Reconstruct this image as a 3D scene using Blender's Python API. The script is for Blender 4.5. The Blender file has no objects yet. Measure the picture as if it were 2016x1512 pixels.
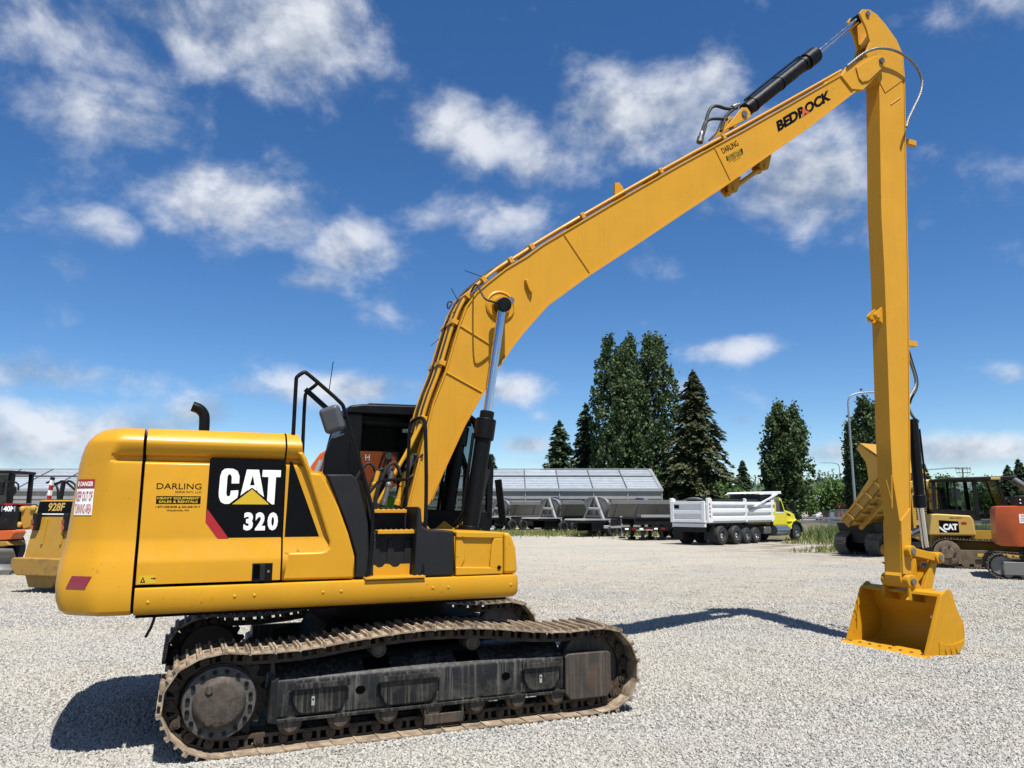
import bpy, bmesh, math, random
from mathutils import Vector, Matrix
from mathutils import noise as mnoise
random.seed(7)
R = math.radians
scene = bpy.context.scene
col = scene.collection

# ---------------------------------------------------------------- camera
F, CX, CY, CAMH, HOR = 1500.0, 1008.0, 756.0, 2.0, 1000.0
PITCH = math.atan((HOR - CY) / F)
cam_data = bpy.data.cameras.new('camera')
cam_data.sensor_fit = 'HORIZONTAL'
cam_data.sensor_width = 36.0
cam_data.lens = F / 2016.0 * 36.0
cam_data.clip_start = 0.1
cam_data.clip_end = 6000.0
cam = bpy.data.objects.new('camera', cam_data)
cam.location = (0, 0, CAMH)
cam.rotation_euler = (math.pi / 2 + PITCH, 0, 0)
col.objects.link(cam)
scene.camera = cam

# surveying helpers: a direction of sight to a point on a known plane of the place
_c, _s = math.cos(PITCH), math.sin(PITCH)
def ray(px, py):
    x = (px - CX) / F; z = -(py - CY) / F
    return Vector((x, _c - _s * z, _s + _c * z))
GZ = -0.06
def ground_pt(px, py, z=GZ):
    r = ray(px, py); t = (z - CAMH) / r.z
    return Vector((0, 0, CAMH)) + r * t
def at_dist(px, py, Y):
    r = ray(px, py); t = Y / r.y
    return Vector((0, 0, CAMH)) + r * t
TH = R(23.3)
UV = Vector((math.cos(TH), math.sin(TH), 0)); VV = Vector((-math.sin(TH), math.cos(TH), 0))
UC, VC = 2.22, 8.565
def L(px, py, y):
    r = ray(px, py); o = Vector((0, 0, CAMH))
    t = (VC + y - o.dot(VV)) / r.dot(VV); p = o + r * t
    return (p.dot(UV) - UC, p.z)

# ---------------------------------------------------------------- render / exposure
scene.render.engine = 'CYCLES'
vs = scene.view_settings
vs.view_transform = 'Standard'
vs.look = 'None'
vs.exposure = 0.75
vs.gamma = 1.0
vs.use_curve_mapping = False

# ---------------------------------------------------------------- world
SUN_EL = R(66)
SUN_H = Vector((0.40, -0.916, 0)).normalized()      # horizontal direction towards the sun
world = bpy.data.worlds.new('World'); scene.world = world
world.use_nodes = True
wt = world.node_tree; wt.nodes.clear()
def wn(t, **k):
    n = wt.nodes.new(t)
    for a, b in k.items(): setattr(n, a, b)
    return n
def wl(a, b): wt.links.new(a, b)
def wmath(op, a, b=None, clamp=False):
    n = wn('ShaderNodeMath', operation=op); n.use_clamp = clamp
    for i, v in enumerate((a, b)):
        if v is None: continue
        if isinstance(v, (int, float)): n.inputs[i].default_value = v
        else: wl(v, n.inputs[i])
    return n.outputs[0]
def wvec(op, a, b):
    n = wn('ShaderNodeVectorMath', operation=op)
    wl(a, n.inputs[0])
    if isinstance(b, tuple): n.inputs[1].default_value = b
    elif b is not None: wl(b, n.inputs[1])
    return n.outputs['Value'] if op in ('LENGTH', 'DISTANCE') else n.outputs[0]
def wrange(v, a, b, c=0.0, d=1.0, smooth=True):
    n = wn('ShaderNodeMapRange'); n.interpolation_type = 'SMOOTHSTEP' if smooth else 'LINEAR'
    wl(v, n.inputs[0])
    for i, q in enumerate((a, b, c, d)): n.inputs[i + 1].default_value = q
    return n.outputs[0]
sky = wn('ShaderNodeTexSky'); sky.sky_type = 'NISHITA'; sky.sun_disc = False
sky.sun_elevation = SUN_EL
sky.sun_rotation = math.atan2(SUN_H.x, SUN_H.y)
sky.altitude = 1500; sky.air_density = 1.0; sky.dust_density = 0.0; sky.ozone_density = 4.0
SKY_STRENGTH = 0.078
hsv = wn('ShaderNodeHueSaturation'); hsv.inputs['Saturation'].default_value = 1.22
hsv.inputs['Hue'].default_value = 0.503
wl(sky.outputs[0], hsv.inputs['Color'])
bg_sky = wn('ShaderNodeBackground'); bg_sky.inputs[1].default_value = SKY_STRENGTH
wl(hsv.outputs[0], bg_sky.inputs[0])
tc = wn('ShaderNodeTexCoord'); sep = wn('ShaderNodeSeparateXYZ'); wl(tc.outputs['Generated'], sep.inputs[0])
az = wmath('ARCTAN2', sep.outputs[0], sep.outputs[1])
el = wmath('ARCSINE', sep.outputs[2])
comb = wn('ShaderNodeCombineXYZ'); wl(az, comb.inputs[0]); wl(el, comb.inputs[1])
AE = comb.outputs[0]
def fbm(vec, scale, detail, rough, dist=0.0):
    n = wn('ShaderNodeTexNoise'); wl(vec, n.inputs['Vector'])
    n.inputs['Scale'].default_value = scale; n.inputs['Detail'].default_value = detail
    n.inputs['Roughness'].default_value = rough; n.inputs['Distortion'].default_value = dist
    return n.outputs[0]
# cumulus groups: (x, y, half width, half height, weight) as sighted
CLOUDS = [(600, 70, 150, 110, 1.0), (430, 75, 150, 70, .85), (150, 60, 210, 75, .62), (215, 235, 150, 75, .72), (330, 30, 160, 60, .7),
          (440, 400, 150, 75, 1.0), (560, 450, 90, 50, .7), (220, 450, 60, 38, .62), (690, 490, 110, 55, .72), (625, 552, 95, 34, .62), (545, 330, 45, 50, .5),
          (180, 535, 60, 26, .4),
          (935, 262, 130, 72, 1.0), (1060, 320, 110, 60, .75), (1270, 225, 170, 80, 1.0), (1400, 170, 70, 70, .7), (1560, 375, 140, 95, 1.0),
          (1010, 430, 130, 62, .62), (1180, 260, 120, 60, .72), (850, 430, 90, 45, .4), (740, 620, 60, 30, .3),
          (690, 768, 150, 36, .95), (1010, 765, 85, 32, .85), (1450, 688, 95, 26, .85), (90, 738, 160, 34, .75), (110, 860, 260, 60, .95),
          (400, 815, 65, 34, .8), (1045, 876, 60, 20, .8), (1640, 893, 75, 20, .75), (1900, 888, 165, 27, 1.0), (1830, 880, 50, 24, .9), (1995, 737, 36, 20, .7),
          (1890, 360, 90, 70, .35), (1960, 30, 110, 50, .38), (1620, 270, 60, 40, .45), (900, 120, 60, 30, .2),
          (1460, 825, 24, 12, .5), (1075, 820, 30, 16, .45), (1330, 770, 40, 26, .5), (500, 765, 60, 22, .4), (1250, 905, 300, 18, .5), (300, 900, 200, 24, .7)]
mask = None
for (px, py, rx, ry, w) in CLOUDS:
    d = ray(px, py).normalized()
    a0, e0 = math.atan2(d.x, d.y), math.asin(d.z)
    q = wvec('SUBTRACT', AE, (a0, e0, 0))
    q = wvec('MULTIPLY', q, (F / rx * 0.74, F / ry * 0.74, 0))
    q = wvec('LENGTH', q, None)
    m = wrange(q, 1.35, 0.0, 0.0, w)
    mask = m if mask is None else wmath('MAXIMUM', mask, m)
# the same kind of scattered cumulus everywhere else round the sky
far_az = wrange(wmath('ABSOLUTE', az), 0.66, 0.8)
far_el = wrange(el, 0.66, 0.78)
outside = wmath('MAXIMUM', far_az, far_el)
lowf = wrange(fbm(wvec('MULTIPLY', AE, (1.0, 1.9, 0)), 3.3, 2, .5), .5, .68)
mask = wmath('MAXIMUM', mask, wmath('MULTIPLY', lowf, outside))
AEs = wvec('MULTIPLY', AE, (1.0, 1.35, 0))
f1 = fbm(AEs, 7.6, 12, .60, .15)
f1u = fbm(wvec('ADD', AEs, (0.012, .055, 0)), 7.6, 6, .55, .12)
val = wmath('ADD', f1, wmath('MULTIPLY', mask, .47))
alpha = wrange(val, .57, 1.0)
above = wrange(el, 0.0, 0.03)
alpha = wmath('MULTIPLY', alpha, wmath('MULTIPLY', above, .90))
lit = wmath('ADD', wmath('MULTIPLY', wmath('SUBTRACT', f1, f1u), 2.6), .62, clamp=True)
thick = wrange(val, .75, 1.1)
lowgrey = wrange(el, .22, .04)
lit = wmath('SUBTRACT', lit, wmath('MULTIPLY', lowgrey, .18), clamp=True)
ramp = wn('ShaderNodeValToRGB'); wl(lit, ramp.inputs[0])
ramp.color_ramp.elements[0].color = (.30, .37, .49, 1); ramp.color_ramp.elements[0].position = .12
ramp.color_ramp.elements[1].color = (.86, .89, .95, 1); ramp.color_ramp.elements[1].position = .85
bg_cloud = wn('ShaderNodeBackground'); bg_cloud.inputs[1].default_value = 0.58
wl(ramp.outputs[0], bg_cloud.inputs[0])
mix = wn('ShaderNodeMixShader'); wl(alpha, mix.inputs[0]); wl(bg_sky.outputs[0], mix.inputs[1]); wl(bg_cloud.outputs[0], mix.inputs[2])
wout = wn('ShaderNodeOutputWorld'); wl(mix.outputs[0], wout.inputs[0])

# ---------------------------------------------------------------- sun
sd = bpy.data.lights.new('sun', 'SUN'); sd.energy = 5.0; sd.angle = R(.53); sd.color = (1, .965, .9)
so = bpy.data.objects.new('sun', sd); col.objects.link(so)
sdir = Vector((SUN_H.x * math.cos(SUN_EL), SUN_H.y * math.cos(SUN_EL), math.sin(SUN_EL)))
so.rotation_euler = (-sdir).to_track_quat('-Z', 'Y').to_euler()
so.location = sdir * 60

# ---------------------------------------------------------------- materials
MATS = {}
ALB = .64        # the photograph is exposed bright: all tabled colours are taken down by the same factor
def mat(name, c, rough=.5, metal=0.0, var=.12, scale=6.0, bump=0.0, bscale=40.0, dirt=None, coat=0.0, spec=None, streak=None, rand=0.0, trans=0.0, alpha=1.0, rvar=.1, keep=False, chips=None):
    if keep is False:
        c = tuple(q * ALB for q in c)
        if dirt: dirt = (tuple(q * ALB for q in dirt[0]), dirt[1], dirt[2])
        if streak: streak = (tuple(q * ALB for q in streak[0]), streak[1])
    """principled material: base colour with cloudy variation, optional dirt patches and run-down streaks"""
    m = bpy.data.materials.new(name); m.use_nodes = True
    nt = m.node_tree; N = nt.nodes; b = N['Principled BSDF']; lk = nt.links.new
    def nn(t, **k):
        n = N.new(t)
        for a, v in k.items(): setattr(n, a, v)
        return n
    tcn = nn('ShaderNodeTexCoord'); vec = tcn.outputs['Object']
    oi = nn('ShaderNodeObjectInfo')
    ad = nn('ShaderNodeVectorMath', operation='ADD')
    sc = nn('ShaderNodeMath', operation='MULTIPLY'); sc.inputs[1].default_value = 37.0
    lk(oi.outputs['Random'], sc.inputs[0]); lk(vec, ad.inputs[0]); lk(sc.outputs[0], ad.inputs[1]); vec = ad.outputs[0]
    def noise(s, d=5, r=.6, v=None):
        n = nn('ShaderNodeTexNoise'); lk(v or vec, n.inputs['Vector'])
        n.inputs['Scale'].default_value = s; n.inputs['Detail'].default_value = d; n.inputs['Roughness'].default_value = r
        return n.outputs[0]
    def rng(v, a, bb, c_, d_):
        n = nn('ShaderNodeMapRange'); lk(v, n.inputs[0])
        for i, q in enumerate((a, bb, c_, d_)): n.inputs[i + 1].default_value = q
        return n.outputs[0]
    f = rng(noise(scale), .25, .75, 1 - var, 1 + var)
    if rand:
        r_ = rng(oi.outputs['Random'], 0, 1, 1 - rand, 1 + rand)
        mm = nn('ShaderNodeMath', operation='MULTIPLY'); lk(f, mm.inputs[0]); lk(r_, mm.inputs[1]); f = mm.outputs[0]
    vm = nn('ShaderNodeVectorMath', operation='SCALE'); vm.inputs[0].default_value = c[:3]; lk(f, vm.inputs['Scale'])
    cur = vm.outputs[0]
    def over(cur, fac, c2):
        mx = nn('ShaderNodeMix', data_type='RGBA'); lk(fac, mx.inputs['Factor']); lk(cur, mx.inputs['A'])
        mx.inputs['B'].default_value = (*c2, 1); return mx.outputs['Result']
    if dirt:
        dc, amt, ds = dirt
        cur = over(cur, rng(noise(ds, 8, .7), .62 - .3 * amt, .80 - .2 * amt, 0, min(1, amt * 1.4)), dc)
    if streak:
        kc, amt = streak
        mp = nn('ShaderNodeVectorMath', operation='MULTIPLY'); lk(vec, mp.inputs[0]); mp.inputs[1].default_value = (30, 30, 1.1)
        cur = over(cur, rng(noise(1.0, 6, .65, mp.outputs[0]), .5, .72, 0, amt), kc)
    if chips:      # small scuffs and paint chips
        cf = nn('ShaderNodeMath', operation='MULTIPLY'); lk(rng(noise(26, 3, .5), .66, .70, 0, .8), cf.inputs[0]); lk(rng(noise(1.3, 3, .5), .52, .62, 0, 1), cf.inputs[1])
        cur = over(cur, cf.outputs[0], tuple(q * ALB for q in chips))
    lk(cur, b.inputs['Base Color'])
    rr = rng(noise(scale * 2.3, 4), .3, .7, max(.02, rough - rvar), min(1, rough + rvar)); lk(rr, b.inputs['Roughness'])
    b.inputs['Metallic'].default_value = metal
    if spec is not None: b.inputs['Specular IOR Level'].default_value = spec
    if coat: b.inputs['Coat Weight'].default_value = coat; b.inputs['Coat Roughness'].default_value = .12
    if trans: b.inputs['Transmission Weight'].default_value = trans
    if alpha < 1: b.inputs['Alpha'].default_value = alpha
    if bump:
        bp = nn('ShaderNodeBump'); bp.inputs['Strength'].default_value = min(1, bump); bp.inputs['Distance'].default_value = .02 * max(1, bump)
        lk(noise(bscale, 6), bp.inputs['Height']); lk(bp.outputs[0], b.inputs['Normal'])
    MATS[name] = m
    return m
DUST = (.42, .36, .27)
YEL = mat('yellow_paint', (.765, .375, .014), .38, var=.05, scale=2.5, coat=.06, spec=.3, dirt=((.62, .34, .05), .2, 2.0), streak=((.60, .34, .06), .2), chips=(.22, .13, .05), bump=.015, bscale=6)
YEL2 = mat('boom_yellow_paint', (.77, .378, .026), .45, var=.06, scale=1.6, spec=.22, dirt=((.55, .30, .05), .22, 2.2), streak=((.50, .29, .06), .28), chips=(.10, .06, .03), bump=.02, bscale=5)
BKY = mat('bucket_yellow_paint', (.70, .34, .012), .5, var=.07, scale=3, spec=.2, dirt=((.40, .25, .08), .28, 4.0), streak=((.42, .27, .10), .25), chips=(.16, .10, .06))
BLK = mat('black_paint', (.006, .006, .0065), .42, var=.2, spec=.16, dirt=((.04, .036, .03), .12, 5))
BLKU = mat('shaded_black_steel', (.008, .0075, .007), .75, var=.3, spec=.1)  # dust-free black, standing in for the deep shade under the house
BLKD = mat('dusty_black_paint', (.012, .012, .0125), .5, var=.3, spec=.3, dirt=((.14, .13, .11), .42, 3.5), streak=((.30, .28, .23), .42), bump=.05)
PLAS = mat('dark_grey_plastic', (.017, .0175, .019), .6, var=.15, spec=.22, dirt=((.07, .065, .055), .12, 6), bump=.06, bscale=300)
RUB = mat('black_rubber', (.016, .016, .016), .62, var=.2, dirt=((.10, .09, .075), .2, 8))
CHR = mat('chrome_rod', (.62, .63, .64), .12, 1.0, var=.03, rvar=.04, keep=True)
STEEL = mat('bare_steel', (.33, .32, .30), .4, .8, var=.2, dirt=((.20, .14, .09), .3, 9))
RUST = mat('dusty_track_steel', (.24, .175, .115), .75, .0, var=.35, scale=9, dirt=((.66, .53, .37), .62, 5), rand=.28, bump=.1, bscale=60)
RUSTD = mat('oily_track_steel', (.075, .052, .034), .7, .2, var=.3, scale=9, dirt=((.17, .12, .075), .4, 6), rand=.2)
RUSTB = mat('rusty_guard_steel', (.07, .055, .042), .62, .2, var=.3, dirt=((.19, .11, .06), .5, 4), streak=((.30, .28, .24), .45))
HUBM = mat('hub_steel', (.10, .095, .088), .65, .2, var=.4, scale=12, dirt=((.26, .23, .19), .45, 9), bump=.15)
HUBC = mat('hub_cover_steel', (.085, .068, .056), .78, .0, var=.5, scale=14, dirt=((.19, .16, .13), .5, 11), spec=.25, bump=.25, bscale=40)
WHT = mat('white_vinyl', (.78, .78, .76), .4, var=.03, keep=True)
REDV = mat('red_vinyl', (.50, .015, .02), .4, var=.05)
REDR = mat('red_reflector', (.30, .02, .025), .2, var=.1, coat=.5)
DECB = mat('black_vinyl', (.005, .005, .006), .45, var=.1, spec=.08)
YELV = mat('yellow_vinyl', (.80, .52, .02), .35, var=.03)
ORNV = mat('orange_vinyl', (.72, .13, .04), .4, var=.05)
GRY = mat('mirror_grey_plastic', (.085, .09, .10), .5, var=.12)
SEAM = mat('seam_shadow_gap', (.004, .004, .004), .9, var=.1, spec=.0)
GLASS = mat('tinted_glass', (.50, .55, .54), .03, trans=1.0, var=.02, rvar=.01, keep=True)
GLASS.node_tree.nodes['Principled BSDF'].inputs['IOR'].default_value = 1.06
GLASS.node_tree.nodes['Principled BSDF'].inputs['Specular IOR Level'].default_value = 2.0

# ---------------------------------------------------------------- mesh builder
class MB:
    def __init__(s): s.v = []; s.f = []
    def add(s, vs_, fs):
        o = len(s.v); s.v += [tuple(p) for p in vs_]; s.f += [tuple(i + o for i in q) for q in fs]; return s
    def box(s, x0, x1, y0, y1, z0, z1):
        p = [(x, y, z) for z in (z0, z1) for y in (y0, y1) for x in (x0, x1)]
        return s.add(p, [(0, 2, 3, 1), (4, 5, 7, 6), (0, 1, 5, 4), (2, 6, 7, 3), (0, 4, 6, 2), (1, 3, 7, 5)])
    def obox(s, p0, p1, w, h, up=(0, 0, 1)):
        """bar from p0 to p1, w across, h along up"""
        p0, p1, up = Vector(p0), Vector(p1), Vector(up); d = (p1 - p0).normalized()
        sd_ = d.cross(up); sd_ = sd_.normalized() if sd_.length > 1e-5 else Vector((1, 0, 0)); u2 = sd_.cross(d).normalized()
        q = [p + sd_ * a * w / 2 + u2 * b * h / 2 for p in (p0, p1) for a, b in ((-1, -1), (1, -1), (1, 1), (-1, 1))]
        return s.add(q, [(0, 1, 2, 3), (4, 7, 6, 5), (0, 4, 5, 1), (1, 5, 6, 2), (2, 6, 7, 3), (3, 7, 4, 0)])
    def prism(s, poly, a, b, axis='y'):
        n = len(poly)
        def mk(p, t):
            return {'y': (p[0], t, p[1]), 'x': (t, p[0], p[1]), 'z': (p[0], p[1], t)}[axis]
        v = [mk(p, a) for p in poly] + [mk(p, b) for p in poly]
        return s.add(v, [tuple(range(n)), tuple(range(2 * n - 1, n - 1, -1))] + [(i, (i + 1) % n, n + (i + 1) % n, n + i) for i in range(n)])
    def cyl(s, p0, p1, r0, r1=None, seg=16, caps=True):
        p0, p1 = Vector(p0), Vector(p1); r1 = r0 if r1 is None else r1
        d = (p1 - p0).normalized(); a = d.orthogonal().normalized(); b = d.cross(a)
        v = []
        for p, r in ((p0, r0), (p1, r1)):
            for i in range(seg):
                t = 2 * math.pi * i / seg; v.append(p + a * (math.cos(t) * r) + b * (math.sin(t) * r))
        f = [(i, (i + 1) % seg, seg + (i + 1) % seg, seg + i) for i in range(seg)]
        if caps: f += [tuple(range(seg - 1, -1, -1)), tuple(range(seg, 2 * seg))]
        return s.add(v, f)
    def lathe(s, prof, o, ax, seg=32):
        """prof: (radius, along) pairs turned round the axis ax through o"""
        o, d = Vector(o), Vector(ax).normalized(); a = d.orthogonal().normalized(); b = d.cross(a)
        v = []; f = []
        for (r, h) in prof:
            for i in range(seg):
                t = 2 * math.pi * i / seg; v.append(o + d * h + a * (math.cos(t) * r) + b * (math.sin(t) * r))
        for k in range(len(prof) - 1):
            for i in range(seg):
                f.append((k * seg + i, k * seg + (i + 1) % seg, (k + 1) * seg + (i + 1) % seg, (k + 1) * seg + i))
        f.append(tuple(range(seg - 1, -1, -1))); f.append(tuple((len(prof) - 1) * seg + i for i in range(seg)))
        return s.add(v, f)
    def tube(s, pts, r, seg=8, smooth=0, closed=False):
        pts = [Vector(p) for p in pts]
        for _ in range(smooth):
            q = [pts[0]]
            for i in range(len(pts) - 1):
                q += [pts[i].lerp(pts[i + 1], .25), pts[i].lerp(pts[i + 1], .75)]
            q.append(pts[-1]); pts = q
        n = len(pts); v = []; prev = None
        for i, p in enumerate(pts):
            t = (pts[min(i + 1, n - 1)] - pts[max(i - 1, 0)])
            t = t.normalized() if t.length > 1e-9 else Vector((0, 0, 1))
            if prev is None: a = t.orthogonal().normalized()
            else:
                a = prev - t * prev.dot(t); a = a.normalized() if a.length > 1e-6 else t.orthogonal().normalized()
            prev = a; b = t.cross(a)
            for k in range(seg):
                w = 2 * math.pi * k / seg; v.append(p + a * (math.cos(w) * r) + b * (math.sin(w) * r))
        f = [(i * seg + k, i * seg + (k + 1) % seg, (i + 1) * seg + (k + 1) % seg, (i + 1) * seg + k) for i in range(n - 1) for k in range(seg)]
        f += [tuple(range(seg - 1, -1, -1)), tuple((n - 1) * seg + k for k in range(seg))]
        return s.add(v, f)
    def grid(s, rows, wrap=False):
        m, n = len(rows), len(rows[0]); v = [p for r_ in rows for p in r_]; f = []
        for i in range(m - 1):
            for j in range(n - (0 if wrap else 1)):
                f.append((i * n + j, i * n + (j + 1) % n, (i + 1) * n + (j + 1) % n, (i + 1) * n + j))
        return s.add(v, f)
    def strip(s, pts, y0, y1, th):
        """plate following an (x,z) polyline, thickness th to its left, spanning y0..y1"""
        n = len(pts); off = []
        for i in range(n):
            a = Vector(pts[max(i - 1, 0)]); b = Vector(pts[min(i + 1, n - 1)]); t = (b - a).normalized()
            off.append((pts[i][0] - t.y * th, pts[i][1] + t.x * th))
        for i in range(n - 1):
            q = [pts[i], pts[i + 1], off[i + 1], off[i]]
            v = [(p[0], y, p[1]) for y in (y0, y1) for p in q]
            f = [(0, 1, 2, 3), (7, 6, 5, 4), (0, 4, 5, 1), (3, 2, 6, 7)]
            if i == 0: f.append((0, 3, 7, 4))
            if i == n - 2: f.append((1, 5, 6, 2))
            s.add(v, f)
        return s
    def move(s, M, start=0):
        s.v = s.v[:start] + [tuple(M @ Vector(p)) for p in s.v[start:]]; return s
    def mesh(s, name, m, sharp=32, weld=True):
        me = bpy.data.meshes.new(name); bm = bmesh.new()
        vv = [bm.verts.new(p) for p in s.v]
        for q in s.f:
            try: bm.faces.new([vv[i] for i in q])
            except ValueError: pass
        if weld: bmesh.ops.remove_doubles(bm, verts=bm.verts, dist=1e-5)
        bmesh.ops.recalc_face_normals(bm, faces=bm.faces)
        bm.to_mesh(me); bm.free()
        for p in me.polygons: p.use_smooth = True
        try: me.set_sharp_from_angle(angle=R(sharp))
        except Exception: pass
        me.materials.append(m)
        return me
    def build(s, name, m, parent=None, bevel=0.0, seg=2, sharp=32, label=None):
        o = bpy.data.objects.new(name, s.mesh(name, m, sharp)); col.objects.link(o)
        if parent is not None: o.parent = parent
        if bevel:
            bv = o.modifiers.new('edge_rounding', 'BEVEL'); bv.width = bevel; bv.segments = seg; bv.limit_method = 'ANGLE'; bv.angle_limit = R(38)
            bv.harden_normals = True
        if label: o['label'] = label
        return o
def thing(name, label, cat, loc=(0, 0, 0), rz=0.0, group=None):
    o = bpy.data.objects.new(name, None); col.objects.link(o); o.empty_display_size = .3
    o.location = loc; o.rotation_euler = (0, 0, rz); o['label'] = label; o['category'] = cat
    if group: o['group'] = group
    return o
def tag(o, label=None, cat=None, group=None, kind=None):
    if label: o['label'] = label
    if cat: o['category'] = cat
    if group: o['group'] = group
    if kind: o['kind'] = kind
    return o
def inst(src, parent, M, name=None):
    o = bpy.data.objects.new(name or src.name.split('.')[0], src.data); col.objects.link(o)
    o.parent = parent; o.matrix_local = M; return o
def text_mb(s, P0, Rv, Up, w, h, bold=0.0, thick=.0015, shear=0.0):
    """flat lettering fitted to a w x h box whose lower left corner is P0"""
    cu = bpy.data.curves.new('lettering', 'FONT'); cu.body = s; cu.size = 1; cu.offset = bold; cu.shear = shear; cu.resolution_u = 3
    o = bpy.data.objects.new('lettering', cu); col.objects.link(o)
    bpy.context.view_layer.update()
    me = bpy.data.meshes.new_from_object(o.evaluated_get(bpy.context.evaluated_depsgraph_get()))
    bpy.data.objects.remove(o); bpy.data.curves.remove(cu)
    xs = [v.co.x for v in me.vertices]; ys = [v.co.y for v in me.vertices]
    x0, x1, y0, y1 = min(xs), max(xs), min(ys), max(ys)
    P0, Rv, Up = Vector(P0), Vector(Rv).normalized(), Vector(Up).normalized(); nrm = Rv.cross(Up)
    mb = MB(); vs_ = [P0 + Rv * ((v.co.x - x0) / (x1 - x0) * w) + Up * ((v.co.y - y0) / (y1 - y0) * h) + nrm * thick for v in me.vertices]
    mb.add(vs_, [tuple(p.vertices) for p in me.polygons]); bpy.data.meshes.remove(me)
    return mb
def lerp(a, b, t): return a + (b - a) * t
def interp(tab, z):
    if z <= tab[0][0]: return tab[0][1]
    for (a, va), (b, vb) in zip(tab, tab[1:]):
        if z <= b: return lerp(va, vb, (z - a) / (b - a))
    return tab[-1][1]
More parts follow.
